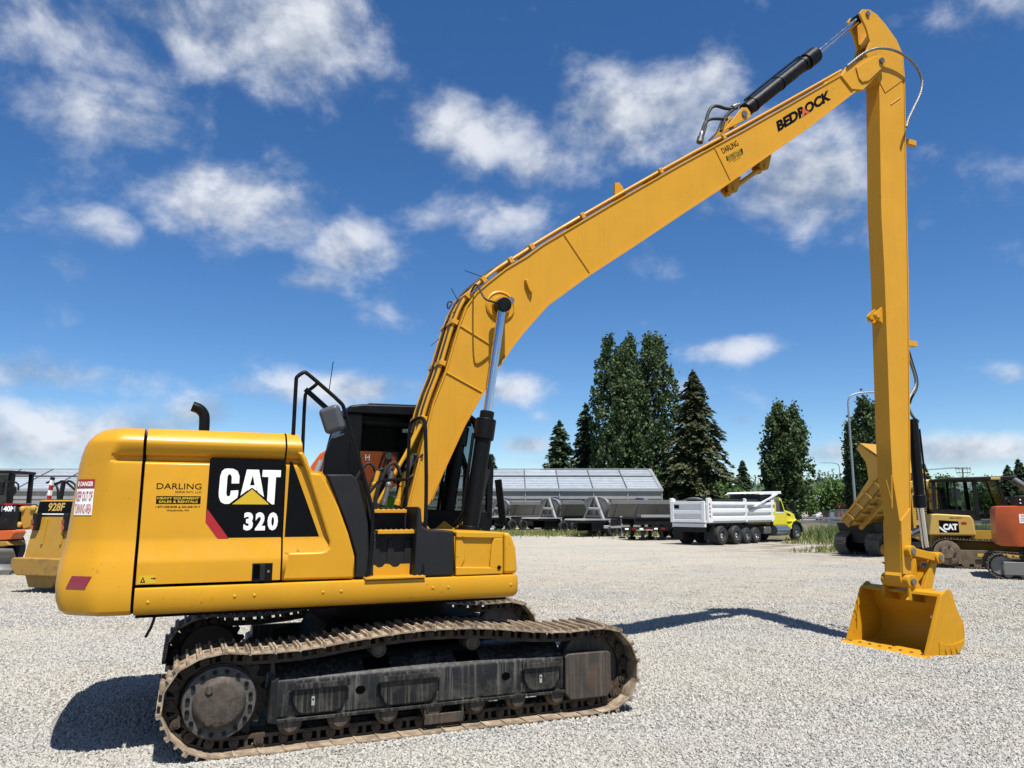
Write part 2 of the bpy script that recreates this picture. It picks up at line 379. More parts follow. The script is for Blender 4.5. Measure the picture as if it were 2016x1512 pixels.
# ================================================================ ground
def gravel_mat(name, stones=True):
    m = bpy.data.materials.new(name); m.use_nodes = True
    nt = m.node_tree; N = nt.nodes; b = N['Principled BSDF']; lk = nt.links.new
    def nn(t, **k):
        n = N.new(t)
        for a, v in k.items(): setattr(n, a, v)
        return n
    geo = nn('ShaderNodeNewGeometry'); pos = geo.outputs['Position']
    def noise(s, d=6, r=.6):
        n = nn('ShaderNodeTexNoise'); lk(pos, n.inputs['Vector']); n.inputs['Scale'].default_value = s
        n.inputs['Detail'].default_value = d; n.inputs['Roughness'].default_value = r; return n.outputs[0]
    def rng(v, a, bb, c_=0., d_=1.):
        n = nn('ShaderNodeMapRange'); lk(v, n.inputs[0])
        for i, q in enumerate((a, bb, c_, d_)): n.inputs[i + 1].default_value = q
        return n.outputs[0]
    def mixc(fac, a, bb):
        n = nn('ShaderNodeMix', data_type='RGBA')
        if isinstance(fac, float): n.inputs['Factor'].default_value = fac
        else: lk(fac, n.inputs['Factor'])
        for k, q in (('A', a), ('B', bb)):
            if isinstance(q, tuple): n.inputs[k].default_value = (*q, 1)
            else: lk(q, n.inputs[k])
        return n.outputs['Result']
    if stones:          # one colour for each stone
        oi = nn('ShaderNodeObjectInfo'); v = oi.outputs['Random']
        rp = nn('ShaderNodeValToRGB'); lk(v, rp.inputs[0]); cr = rp.color_ramp
        cr.elements[0].color = (0.185, 0.185, 0.185, 1); cr.elements[0].position = 0
        cr.elements[1].color = (0.459, 0.453, 0.428, 1); cr.elements[1].position = 1
        for p_, c_ in ((.2, (0.248, 0.251, 0.254, 1)), (.45, (0.335, 0.335, 0.322, 1)), (.6, (0.372, 0.356, 0.329, 1)), (.8, (0.310, 0.294, 0.267, 1))):
            e = cr.elements.new(p_); e.color = c_
        base_ = mixc(.45, rp.outputs[0], mixc(rng(noise(60), .3, .7), (0.223, 0.223, 0.223), (0.409, 0.403, 0.378)))
        sp = nn('ShaderNodeSeparateXYZ'); lk(pos, sp.inputs[0])
        mp = nn('ShaderNodeVectorMath', operation='MULTIPLY'); lk(pos, mp.inputs[0]); mp.inputs[1].default_value = (.55, 1.3, 1)
        n2 = nn('ShaderNodeTexNoise'); lk(mp.outputs[0], n2.inputs['Vector']); n2.inputs['Scale'].default_value = .22; n2.inputs['Detail'].default_value = 6; n2.inputs['Roughness'].default_value = .62
        fm = nn('ShaderNodeMath', operation='MULTIPLY'); lk(rng(n2.outputs[0], .30, .52), fm.inputs[0]); lk(rng(sp.outputs[1], 8, 24, .45, .9), fm.inputs[1])
        c_ = mixc(fm.outputs[0], base_, (.37, .335, .272))
        c_ = mixc(rng(noise(.8, 6, .7), .55, .72, 0, .5), c_, (.24, .21, .165))
        lk(c_, b.inputs['Base Color'])
        b.inputs['Roughness'].default_value = .85
    else:
        sp = nn('ShaderNodeSeparateXYZ'); lk(pos, sp.inputs[0])
        vo = nn('ShaderNodeTexVoronoi'); lk(pos, vo.inputs['Vector']); vo.inputs['Scale'].default_value = 38
        vo2 = nn('ShaderNodeTexVoronoi'); lk(pos, vo2.inputs['Vector']); vo2.inputs['Scale'].default_value = 16
        s1 = nn('ShaderNodeSeparateColor'); lk(vo.outputs['Color'], s1.inputs[0])
        s2 = nn('ShaderNodeSeparateColor'); lk(vo2.outputs['Color'], s2.inputs[0])
        fine = mixc(rng(s1.outputs[0], 0, 1), (0.124, 0.124, 0.121), (0.409, 0.403, 0.378))
        coarse = mixc(rng(s2.outputs[1], 0, 1), (0.186, 0.186, 0.180), (0.372, 0.363, 0.335))
        c = mixc(.42, fine, coarse)
        # pale compacted dirt where the lorries drive, in drawn-out patches
        mp = nn('ShaderNodeVectorMath', operation='MULTIPLY'); lk(pos, mp.inputs[0]); mp.inputs[1].default_value = (.55, 1.3, 1)
        n2 = nn('ShaderNodeTexNoise'); lk(mp.outputs[0], n2.inputs['Vector']); n2.inputs['Scale'].default_value = .22; n2.inputs['Detail'].default_value = 6; n2.inputs['Roughness'].default_value = .62
        dist = rng(sp.outputs[1], 9, 22)
        fm = nn('ShaderNodeMath', operation='MULTIPLY'); lk(rng(n2.outputs[0], .30, .52), fm.inputs[0]); lk(rng(sp.outputs[1], 8, 24, .5, .95), fm.inputs[1])
        c = mixc(fm.outputs[0], c, mixc(rng(noise(7), .3, .7), (0.310, 0.279, 0.223), (0.409, 0.372, 0.307)))
        # brown soil by the verge on the right and darker damp spots
        fx = nn('ShaderNodeMath', operation='MULTIPLY'); lk(rng(sp.outputs[0], 8, 15), fx.inputs[0]); lk(rng(sp.outputs[1], 26, 36), fx.inputs[1])
        fx2 = nn('ShaderNodeMath', operation='MULTIPLY'); lk(fx.outputs[0], fx2.inputs[0]); lk(rng(noise(.7), .38, .6), fx2.inputs[1])
        c = mixc(fx2.outputs[0], c, (0.167, 0.130, 0.090))
        c = mixc(rng(noise(.45, 7, .7), .54, .72, 0, .5), c, (0.186, 0.177, 0.155))
        c = mixc(rng(noise(2.3, 8, .75), .56, .70, 0, .4), c, (0.155, 0.149, 0.130))
        # ground colour darkened nearby to paint the shaded gaps between loose stones
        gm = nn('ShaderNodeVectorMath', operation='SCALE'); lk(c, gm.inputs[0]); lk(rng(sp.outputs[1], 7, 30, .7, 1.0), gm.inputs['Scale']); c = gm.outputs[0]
        lk(c, b.inputs['Base Color']); b.inputs['Roughness'].default_value = .9
        bp = nn('ShaderNodeBump'); bp.inputs['Strength'].default_value = .9; bp.inputs['Distance'].default_value = .02
        ds = nn('ShaderNodeMath', operation='SUBTRACT'); ds.inputs[0].default_value = 1; lk(vo.outputs['Distance'], ds.inputs[1])
        lk(ds.outputs[0], bp.inputs['Height'])
        bp2 = nn('ShaderNodeBump'); bp2.inputs['Strength'].default_value = .7; bp2.inputs['Distance'].default_value = .05
        lk(noise(9, 8, .7), bp2.inputs['Height']); lk(bp.outputs[0], bp2.inputs['Normal']); lk(bp2.outputs[0], b.inputs['Normal'])
    return m
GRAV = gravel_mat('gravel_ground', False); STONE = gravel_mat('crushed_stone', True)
def gz_at(x, y):
    d = math.hypot(x, y - 8)
    k = 1 if d < 40 else max(0, 1 - (d - 40) / 40)
    lx, ly = x * UV.x + y * UV.y - UC, x * VV.x + y * VV.y - VC        # stones pushed up along the crawler and the bucket lip
    heap = 0.0
    if -2.6 < lx < 2.6 and -2.1 < ly < -1.2: heap = .045 * math.exp(-((ly + 1.60) / .10) ** 2) * (.55 + .6 * mnoise.noise((lx * 2.3, 0, 5))) * min(1, (2.5 - abs(lx)) * 2)
    if 6.9 < lx < 8.7 and abs(ly) < 1.1: heap = max(heap, .03 * math.exp(-((lx - 7.20) / .09) ** 2) * (.5 + .6 * mnoise.noise((ly * 3, 2, 5))), .025 * math.exp(-((ly + .85) / .09) ** 2) * (lx > 7.3))
    return GZ + max(0, heap) + k * (.022 * mnoise.noise((x * .5, y * .5, 0)) + .020 * mnoise.noise((x * 1.5, y * 1.5, 3)) + .009 * mnoise.noise((x * 4.1, y * 4.1, 7)) - .008)
ys = [-60, -20, -6, 0, 2]
y_ = 3.0
while y_ < 60: ys.append(y_); y_ += .14 + max(0, (y_ - 8)) * .03
while y_ < 4000: ys.append(y_); y_ *= 1.35
ys.append(4500)
us = [-1] + [-.9, -.7] + [i / 60 for i in range(-36, 37)] + [.7, .9, 1]
def gx(u, y): return u * (30 + abs(y) * 1.6) if abs(u) > .61 else u * (2.4 + abs(y) * 1.35 + (y > 300) * abs(y))
rows = []
for y in ys:
    xs_ = [gx(u, y) for u in us]
    rows.append([(x, y, gz_at(x, y)) for x in xs_])
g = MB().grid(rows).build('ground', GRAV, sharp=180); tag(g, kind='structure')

def stone_field(name, y0, y1, dens, rmin, rmax, seed):
    """crushed stone lying loose: one stuff object per band, the stones are instances"""
    mb = MB(); n = 110; rws = []
    for j in range(41):
        y = lerp(y0, y1, j / 40)
        hw = .70 * y + .6
        rws.append([(lerp(-hw, hw, i / n), y, gz_at(lerp(-hw, hw, i / n), y) + .002) for i in range(n + 1)])
    mb.grid(rws); o = mb.build(name, GRAV, sharp=180); tag(o, kind='stuff')
    ng = bpy.data.node_groups.new(name, 'GeometryNodeTree')
    ng.interface.new_socket('Geometry', in_out='INPUT', socket_type='NodeSocketGeometry')
    ng.interface.new_socket('Geometry', in_out='OUTPUT', socket_type='NodeSocketGeometry')
    N = ng.nodes; lk = ng.links.new
    gi = N.new('NodeGroupInput'); go = N.new('NodeGroupOutput')
    dp = N.new('GeometryNodeDistributePointsOnFaces'); dp.inputs['Density'].default_value = dens; dp.inputs['Seed'].default_value = seed
    ico = N.new('GeometryNodeMeshIcoSphere'); ico.inputs['Radius'].default_value = 1; ico.inputs['Subdivisions'].default_value = 1
    # break the ball into a chipped stone
    sp = N.new('GeometryNodeSetPosition'); rv0 = N.new('FunctionNodeRandomValue'); rv0.data_type = 'FLOAT_VECTOR'
    rv0.inputs[0].default_value = (-.33, -.33, -.33); rv0.inputs[1].default_value = (.33, .33, .33); rv0.inputs['Seed'].default_value = seed + 5
    lk(ico.outputs[0], sp.inputs['Geometry']); lk(rv0.outputs[0], sp.inputs['Offset'])
    sm = N.new('GeometryNodeSetMaterial'); sm.inputs['Material'].default_value = STONE; lk(sp.outputs[0], sm.inputs['Geometry'])
    ip = N.new('GeometryNodeInstanceOnPoints')
    r1 = N.new('FunctionNodeRandomValue'); r1.data_type = 'FLOAT_VECTOR'
    r1.inputs[0].default_value = (0, 0, 0); r1.inputs[1].default_value = (6.28, 6.28, 6.28); r1.inputs['Seed'].default_value = seed + 1
    r2 = N.new('FunctionNodeRandomValue'); r2.data_type = 'FLOAT_VECTOR'
    r2.inputs[0].default_value = (rmin, rmin, rmin * .6); r2.inputs[1].default_value = (rmax, rmax, rmax * .85); r2.inputs['Seed'].default_value = seed + 2
    lk(gi.outputs[0], dp.inputs[0]); lk(dp.outputs[0], ip.inputs['Points']); lk(sm.outputs[0], ip.inputs['Instance'])
    lk(r1.outputs[0], ip.inputs['Rotation']); lk(r2.outputs[0], ip.inputs['Scale'])
    lk(ip.outputs[0], go.inputs[0])
    md = o.modifiers.new('stones', 'NODES'); md.node_group = ng
    return o
stone_field('gravel', 3.6, 7.6, 2000, .008, .021, 3)
stone_field('gravel', 7.6, 13.5, 1000, .010, .023, 13)
for y0_, y1_, dn_ in ((13.5, 18, 300), (18, 23, 120), (23, 29, 40), (29, 38, 10)): stone_field('gravel', y0_, y1_, dn_, .012, .028, int(y0_))
# ================================================================ the long-reach excavator
EX = thing('excavator', 'large yellow long reach excavator standing in the middle of the gravel yard', 'excavator',
           UV * UC + VV * VC, TH)
# ---- tracks
PALE = mat('faded_sticker', (.42, .44, .36), .6, var=.2, scale=30)
LOOP = [(-1.79, .835), (-1.56, .812), (-1.11, .82), (-.69, .868), (-.25, .905), (.1, .915), (.56, .895), (1.05, .835), (1.42, .808), (1.86, .82),
        (2.07, .765), (2.225, .58), (2.28, .36), (2.22, .13), (2.06, -.02), (1.7, -.068), (1.0, -.07), (0, -.07), (-1.0, -.07), (-1.72, -.07),
        (-1.98, -.03), (-2.16, .09), (-2.265, .25), (-2.30, .40), (-2.27, .56), (-2.18, .70), (-2.02, .795)]
def closed_curve(pts, k=12):
    out = []; n = len(pts)
    for i in range(n):
        p = [Vector(pts[(i + j) % n]) for j in (-1, 0, 1, 2)]
        for q in range(k):
            t = q / k
            out.append(.5 * ((2 * p[1]) + (p[2] - p[0]) * t + (2 * p[0] - 5 * p[1] + 4 * p[2] - p[3]) * t * t + (3 * p[1] - p[0] - 3 * p[2] + p[3]) * t ** 3))
    return out
def resample(pts, step=None, n=None):
    ln = [0]
    for i in range(len(pts)): ln.append(ln[-1] + (pts[(i + 1) % len(pts)] - pts[i]).length)
    T = ln[-1]; n = n or round(T / step); out = []; j = 0
    for k in range(n):
        s_ = T * k / n
        while ln[j + 1] < s_: j += 1
        t = (s_ - ln[j]) / max(1e-9, ln[j + 1] - ln[j]); out.append(pts[j].lerp(pts[(j + 1) % len(pts)], t))
    return out, T / n
def shoe_mesh(w, p, g=.03, mname=RUST, n_g=3):
    mb = MB(); h = w / 2
    # slightly dished plate with a turned-down trailing lip, three grouser bars and bolt heads
    mb.box(-p * .5, p * .49, -h, h, -.012, .0)
    mb.prism([(p * .40, 0), (p * .56, -.012), (p * .56, -.022), (p * .40, -.012)], -h, h)
    for k in range(n_g):
        x = lerp(-p * .44, p * .42, k / max(1, n_g - 1))
        mb.prism([(x - .014, 0), (x + .014, 0), (x + .008, g), (x - .008, g)], -h, h)
    for sy in (-.11, .11):
        for x in (-p * .22, p * .2): mb.cyl((x, sy, 0), (x, sy, .016), .017, seg=6)
    return mb.mesh('shoe', mname)
def link_mesh(p, mname=RUSTD):
    mb = MB()
    for sy in (-.10, .10):
        y0, y1 = sy - .022, sy + .022
        mb.box(-p * .52, p * .50, y0, y1, -.125, -.095)            # rail the rollers run on
        mb.box(-p * .52, p * .50, y0, y1, -.034, -.014)
        for x in (-p * .5, -.012, p * .36): mb.box(x, x + .03, y0 + .003, y1 - .003, -.096, -.033)
        mb.cyl((p * .5, sy - .034, -.075), (p * .5, sy + .034, -.075), .042, seg=14)
        mb.cyl((p * .5, sy - .042, -.075), (p * .5, sy + .042, -.075), .022, seg=12)
    mb.cyl((p * .5, -.09, -.075), (p * .5, .09, -.075), .03, seg=12)
    return mb.mesh('link', mname)
def make_track(root, loop_pts, y0, width, pitch, label, with_links=True, mshoe=RUST, mlink=RUSTD, g=.03):
    pts, p = resample(closed_curve(loop_pts), pitch); n = len(pts)
    sm = shoe_mesh(width, p, g, mshoe); lm = link_mesh(p, mlink) if with_links else None
    fr = []
    cen = Vector((sum(q.x for q in pts) / n, sum(q.y for q in pts) / n))
    for i in range(n):
        a, b = pts[i], pts[(i + 1) % n]; t = (b - a).normalized(); nr = Vector((-t.y, t.x)); m_ = (a + b) / 2
        if nr.dot(m_ - cen) < 0: nr = -nr
        m_ = m_ - nr * g
        fr.append((m_, t, nr))
    # the pins that string the chain together carry shoes and links
    mb = MB()
    for m_, t, nr in fr:
        q = m_ + t * p * .5 - nr * .075
        mb.cyl((q.x, y0 - .145, q.y), (q.x, y0 + .145, q.y), .02, seg=8)
    ch = mb.build('track_chain', mlink, root, label=label)
    for m_, t, nr in fr:
        M = Matrix(((t.x, 0, nr.x, m_.x), (0, 1, 0, y0), (t.y, 0, nr.y, m_.y), (0, 0, 0, 1)))
        if Vector((t.x, 0, t.y)).cross(Vector((0, 1, 0))).dot(Vector((nr.x, 0, nr.y))) < 0:
            M = Matrix(((-t.x, 0, nr.x, m_.x), (0, 1, 0, y0), (-t.y, 0, nr.y, m_.y), (0, 0, 0, 1)))
        o = bpy.data.objects.new('shoe', sm); col.objects.link(o); o.parent = ch; o.matrix_local = M
        if lm:
            o = bpy.data.objects.new('link', lm); col.objects.link(o); o.parent = ch; o.matrix_local = M
    return ch
def gear(mb, o, r, w, teeth, depth=.04):
    pl = []
    for i in range(teeth * 4):
        a = 2 * math.pi * i / (teeth * 4); rr = r if i % 4 in (0, 1) else r - depth
        pl.append((o[0] + rr * math.cos(a), o[2] + rr * math.sin(a)))
    mb.prism(pl, o[1] - w / 2, o[1] + w / 2)
def undercarriage_side(sy):
    """sy=-1 near side, +1 far side; y measured outwards"""
    def Y(d): return sy * d
    yc = Y(1.20)
    make_track(EX, LOOP, yc, .60, .205, 'dusty steel crawler chain with triple grouser shoes')
    # sprocket and final drive
    mb = MB(); gear(mb, (-1.81, yc, .39), .40, .07, 21, .05); mb.cyl((-1.81, Y(1.0), .39), (-1.81, Y(1.36), .39), .30, seg=32)
    sp = mb.build('sprocket', RUSTD, EX)
    hub = MB().lathe([(.295, 0), (.295, .03), (.288, .045), (.215, .05), (.0001, .052)], (-1.81, Y(1.36), .385), (0, sy, 0), 40)
    hb = hub.build('final_drive', HUBM, EX)
    MB().lathe([(.215, 0), (.212, .012), (.18, .045), (.165, .05), (.0001, .052)], (-1.81, Y(1.41), .385), (0, sy, 0), 40).build('hub_cover', HUBC, hb)
    for i in range(16):
        a = 2 * math.pi * (i + .5) / 16; x, z = -1.81 + .252 * math.cos(a), .385 + .252 * math.sin(a)
        MB().cyl((x, Y(1.40), z), (x, Y(1.428), z), .019, seg=6).build('bolt', BLK, hb)
    for a in (2.2, 4.15): MB().cyl((-1.81 + .15 * math.cos(a), Y(1.42), .385 + .15 * math.sin(a)), (-1.81 + .15 * math.cos(a), Y(1.474), .385 + .15 * math.sin(a)), .03, seg=16).build('plug', RUSTB, hb)
    # idler
    MB().lathe([(.33, -.09), (.365, -.085), (.365, -.03), (.33, -.03), (.33, .03), (.365, .03), (.365, .085), (.33, .09), (.2, .06), (.1, .075), (.0001, .075)], (1.83, yc, .385), (0, sy, 0), 36).build('idler', RUSTB, EX)
    # roller frame: vertical outer face and a sloped top plate
    pr = [(Y(1.38), .20), (Y(1.40), .215), (Y(1.40), .50), (Y(1.385), .53), (Y(1.22), .64), (Y(.98), .66), (Y(.98), .24), (Y(1.05), .20)]
    fr = MB().prism(pr, -1.36, 1.43, 'x').build('track_frame', BLKD, EX, bevel=.012)
    MB().prism([(-1.42, .19), (-1.34, .17), (-1.34, .55), (-1.40, .52)], Y(1.02), Y(1.43)).build('end_plate', BLKD, fr, bevel=.006)
    MB().box(-1.36, 1.43, min(Y(1.30), Y(1.425)), max(Y(1.30), Y(1.425)), .178, .206).build('lower_flange', BLKD, fr, bevel=.004)
    for px in (-.62, .80):
        pl = [(px + .045 * math.cos(a_), .385 + .036 * math.sin(a_)) for a_ in [k * math.pi / 8 for k in range(16)]]
        MB().prism(pl, Y(1.39), Y(1.403)).build('slot', SEAM, fr)
    for px in (-.46, .42): MB().prism([(Y(1.36), .548), (Y(1.245), .624), (Y(1.25), .632), (Y(1.365), .556)], px - .12, px + .12, 'x').build('access_hole', SEAM, fr)
    # step boxes with a saw-tooth rim
    for (x0, x1) in ((-1.22, -.75), (-.45, .10), (.98, 1.37)):
        w = x1 - x0
        st = MB().prism([(x0, .46), (x1, .46), (x1 - .005, .34), (x1 - .05, .255), (x1 - .1, .232), (x0 + .1, .232), (x0 + .05, .255), (x0 + .005, .34)], Y(1.40), Y(1.437)).build('step', BLKD, EX, bevel=.012)
        pl = [(x0 - .025, .445), (x0 - .025, .50)]; n = 20
        pl += [(x0 + .01, .515), (x0 + .03, .49)]
        for k in range(n + 1):
            x = lerp(x0 + .05, x1 - .05, k / n); pl.append((x, .488 if k % 2 else .497))
        pl += [(x1 - .03, .49), (x1 - .01, .515), (x1 + .025, .50), (x1 + .025, .445)]
        MB().prism(pl, Y(1.437), Y(1.462)).build('step_rim', BLKD, st, bevel=.003)
        if x0 != -.45:
            lab = MB().box(x0 + .165, x0 + .192, min(Y(1.437), Y(1.4392)), max(Y(1.437), Y(1.4392)), .30, .375).build('sticker', PALE, st)
            MB().cyl((x0 + .1785, Y(1.4390), .35), (x0 + .1785, Y(1.4402), .35), .009, seg=12).build('symbol', BLK, st)
    # rollers below, carrier rollers above
    for k in range(7):
        x = lerp(-1.22, 1.36, k / 6)
        MB().lathe([(.06, -.15), (.105, -.145), (.105, -.10), (.085, -.09), (.085, .09), (.105, .10), (.105, .145), (.07, .16), (.065, .2), (.0001, .2)], (x, yc, .155), (0, sy, 0), 22).build('track_roller', RUSTB, EX)
    for x in (-.44, .49):
        MB().lathe([(.075, -.1), (.075, .1), (.068, .115), (.055, .117), (.05, .108), (.0001, .108)], (x, yc, .705), (0, sy, 0), 22).build('carrier_roller', RUSTB, EX)
    # guards
    mb = MB().prism([(1.44, .165), (1.50, .10), (1.92, .10), (1.97, .165), (1.97, .52), (1.93, .545), (1.47, .545), (1.44, .52)], Y(1.33), Y(1.425))
    mb.build('idler_guard', RUSTB, EX, bevel=.014)
    mb = MB().box(-.02, .36, min(Y(1.395), Y(1.41)), max(Y(1.395), Y(1.41)), .02, .11)
    for x in (-.02, .345): mb.box(x, x + .02, min(Y(1.33), Y(1.41)), max(Y(1.33), Y(1.41)), .06, .23)
    mb.build('chain_guard', RUSTB, EX, bevel=.006)
undercarriage_side(-1); undercarriage_side(1)
mb = MB().prism([(-1.0, .5), (1.0, .5), (.8, .86), (-.8, .86)], -.62, .62)
for sx in (-1, 1):
    for s_ in (-1, 1): mb.obox((sx * .55, s_ * .4, .64), (sx * 1.0, s_ * 1.08, .45), .34, .30)
mb.build('carbody', BLKU, EX, bevel=.02)
MB().cyl((0, 0, .85), (0, 0, 1.06), .62, seg=48).build('swing_ring', BLKU, EX)

# ---- upper structure
PY = -1.25                                   # flat of the side panels
PROF = [(1.365, -1.302), (1.53, -1.302), (1.555, -1.299), (1.575, -1.292), (1.705, -1.258), (1.725, -1.253), (1.75, PY), (2.365, PY), (2.382, -1.246), (2.393, -1.228), (2.400, -1.185), (2.415, -1.172), (2.445, -1.172),
        (2.458, -1.222), (2.470, -1.234), (2.545, -1.264), (2.565, -1.266), (2.59, -1.256), (2.64, -1.212), (2.675, -1.168), (2.695, -1.11), (2.70, -1.02)]
def side_sweep(xl, xr, prof=PROF, nx=6, inset=.03):
    mb = MB(); rws = []
    for z, y in prof:
        a, b = xl(z), xr(z); r_ = [(a, y + inset, z)] + [(lerp(a, b, k / nx), y, z) for k in range(nx + 1)] + [(b, y + inset, z)]
        rws.append(r_)
    return mb.grid(rws)
def C1_(x, y): return 80 + x * .29762, 780 + y * .29762
SX0, SX1 = -2.53, -1.345
full = [(y, z) for z, y in PROF] + [(-y, z) for z, y in reversed(PROF)]
hood = MB()
rws = [[(x, y, z) for (y, z) in full] for x in (SX0 + .012, SX1 - .008)]
hood.grid(rws)
n = len(full); hood.add([(SX0 + .012, y, z) for y, z in full], [tuple(range(n))]); hood.add([(SX1 - .008, y, z) for y, z in full], [tuple(range(n))])
hood.build('engine_cover', YEL, EX, bevel=.006, sharp=28)
MB().box(-2.56, -1.33, -1.22, 1.22, 1.30, 2.30).build('light_block_core', SEAM, EX)  # solid black core added inside the covers so no light leaks through
# front side cover with its raked edge
RK = [(1.36, L(698.6, 1140, -1.33)[0]), (1.56, L(698.6, 1090, -1.33)[0]), (1.72, L(688, 1055, -1.28)[0]), (2.0, L(669, 998, -1.27)[0]), (2.27, L(645, 947, -1.27)[0]),
      (2.335, L(634, 930, -1.27)[0]), (2.345, L(616, 927, -1.27)[0]), (2.40, L(608, 905, -1.27)[0]), (2.48, L(598, 885, -1.3)[0]), (2.60, L(596, 865, -1.28)[0]), (2.66, L(591, 854, -1.2)[0]), (2.70, L(583, 848, -1.1)[0])]
PROF3 = sorted(set(PROF + [(2.1, PY), (2.2, PY), (2.27, PY), (2.32, PY), (2.335, PY), (2.345, PY)]))
sc_ = side_sweep(lambda z: SX1 + .006, lambda z: interp(RK, z), PROF3, 6, .10)
scv = sc_.build('side_cover', YEL, EX, sharp=28)
sm_ = scv.modifiers.new('sheet', 'SOLIDIFY'); sm_.thickness = .02; sm_.offset = -1
MB().prism([(SX1 + .01, 1.36), (-.67, 1.36), (-.70, 1.56), (-.80, 2.0), (-.93, 2.30), (-1.12, 2.33), (-1.2, 2.6), (-1.26, 2.66), (SX1 + .01, 2.66)], -1.165, -.95).build('cover_back', YEL, EX, bevel=.02)
FRM = [L(*C1_(a, b), -1.306) for a, b in [(1700, 372), (1730, 425), (1780, 560), (1912, 960), (1908, 1000), (1885, 1022), (1850, 1030), (1640, 1036)]] + [L(555, 1143, -1.306), L(697, 1139, -1.306), L(697.5, 1090, -1.306), L(686, 1050, -1.306), L(667, 998, -1.306), L(643, 948, -1.306), L(632, 932, -1.306), L(614, 930, -1.306), L(605, 903, -1.306), L(597, 889, -1.306)]
MB().prism(FRM, -1.306, -1.20).build('cover_frame', YEL, EX, bevel=.05, seg=5)
# counterweight: a loft of rounded plans
def cw_row(z, yo, xt, rc):
    """plan outline at height z: half width yo, tail at xt, corner radius rc; the side groove runs out before the corner"""
    gv = interp([(2.35, 0), (2.382, .006), (2.393, .026), (2.402, .070), (2.44, .076), (2.458, .034), (2.470, .024), (2.52, .008), (2.55, 0)], z)
    D = SX0 - .012 - xt; k_ = D / .55; x_ = lambda f: SX0 - .012 - f * D
    pts = [(x_(0), -yo + gv), (x_(.18), -yo + gv), (x_(.36), -yo + gv * .9), (x_(.43), -yo + gv * .4 + .003), (x_(.49), -yo + .014 * k_)]
    A_, B_, C_, D_ = Vector((x_(.55), -yo + .030 * k_)), Vector((x_(.86), -yo + .175 * k_)), Vector((x_(.985), -yo + .235 * k_)), Vector((xt, -yo + .36 * k_))
    pts += [tuple(A_.lerp(B_, t_)) for t_ in (0, .33, .66)]
    for t_ in (0, .15, .3, .45, .6, .8, 1):
        q_ = B_ * (1 - t_) ** 2 + C_ * 2 * t_ * (1 - t_) + D_ * t_ * t_; pts.append(tuple(q_))
    rc = .4 * k_
    tail = [(p[0], p[1]) for p in pts]
    bow = [(xt - .05 * (1 - (k / 4) ** 2), -lerp(0, yo - rc * .9, k / 4)) for k in (3, 2, 1)]
    half = tail + bow
    return half + [(xt - .05, 0)] + [(x, -y) for x, y in reversed(half)]
CW = [(1.108, 1.02, -2.90, .26), (1.11, 1.20, -3.0, .27), (1.125, 1.29, -3.06, .27), (1.16, 1.335, -3.10, .27), (1.24, 1.350, -3.13, .27), (1.36, 1.338, -3.145, .27), (1.46, 1.318, -3.14, .27), (1.54, 1.304, -3.135, .27),
      (1.575, 1.294, -3.125, .27), (1.705, 1.258, -3.105, .27), (1.75, 1.25, -3.10, .27), (2.0, 1.25, -3.08, .27), (2.2, 1.25, -3.062, .28), (2.36, 1.252, -3.05, .29), (2.382, 1.252, -3.047, .29), (2.393, 1.253, -3.045, .29), (2.402, 1.254, -3.042, .29), (2.44, 1.256, -3.036, .29),
      (2.458, 1.257, -3.032, .29), (2.470, 1.258, -3.028, .29), (2.52, 1.260, -3.015, .29), (2.55, 1.262, -3.0, .29), (2.565, 1.262, -2.992, .29), (2.59, 1.254, -2.975, .28), (2.64, 1.21, -2.93, .26), (2.675, 1.15, -2.88, .24), (2.698, 1.06, -2.815, .22), (2.703, .9, -2.76, .2)]
mb = MB(); rws = []
for z, yo, xt, rc in CW: rws.append([(x, y, z) for x, y in cw_row(z, yo, xt, min(rc, yo - .1))])
mb.grid(rws); k_ = len(rws[0])
mb.add(rws[0], [tuple(range(k_))]); mb.add(rws[-1], [tuple(range(k_))])
mb.add([p for r_ in rws for p in (r_[0], r_[-1])], [(2 * i, 2 * i + 1, 2 * i + 3, 2 * i + 2) for i in range(len(rws) - 1)])
CWT = mb.build('counterweight', YEL, EX, sharp=24)
def on_cw(z, t):
    """point and outward normal on the counterweight's near flank, t along the plan from the seam"""
    yo = interp([(a, b) for a, b, c_, d in CW], z); xt = interp([(a, c_) for a, b, c_, d in CW], z); rc = interp([(a, d) for a, b, c_, d in CW], z)
    pts = [Vector(p) for p in cw_row(z, yo, xt, rc)]
    i = 0; s_ = t
    while s_ > (pts[i + 1] - pts[i]).length: s_ -= (pts[i + 1] - pts[i]).length; i += 1
    d = (pts[i + 1] - pts[i]).normalized(); p = pts[i] + d * s_
    return Vector((p.x, p.y, z)), Vector((d.y, -d.x, 0)) * (1 if d.x < 0 or d.y > 0 else 1), Vector((d.x, d.y, 0))
def cw_patch(z0, z1, t0, t1, off, skew=0.0, nt=8, nz=3):
    mb = MB(); rws = []
    for j in range(nz + 1):
        z = lerp(z0, z1, j / nz); r_ = []
        for i in range(nt + 1):
            t = lerp(t0, t1, i / nt) + skew * (j / nz - .5)
            p, n_, d = on_cw(z, t); nn_ = Vector((-abs(d.y) if d.y else 0, -abs(d.x), 0)).normalized() if True else n_
            r_.append(p + nn_ * off)
        rws.append(r_)
    return mb.grid(rws)
sg = cw_patch(1.94, 2.24, .375, .575, .004).build('warning_sign', WHT, EX)
cw_patch(2.165, 2.242, .374, .576, .006).build('red_band', REDV, sg)
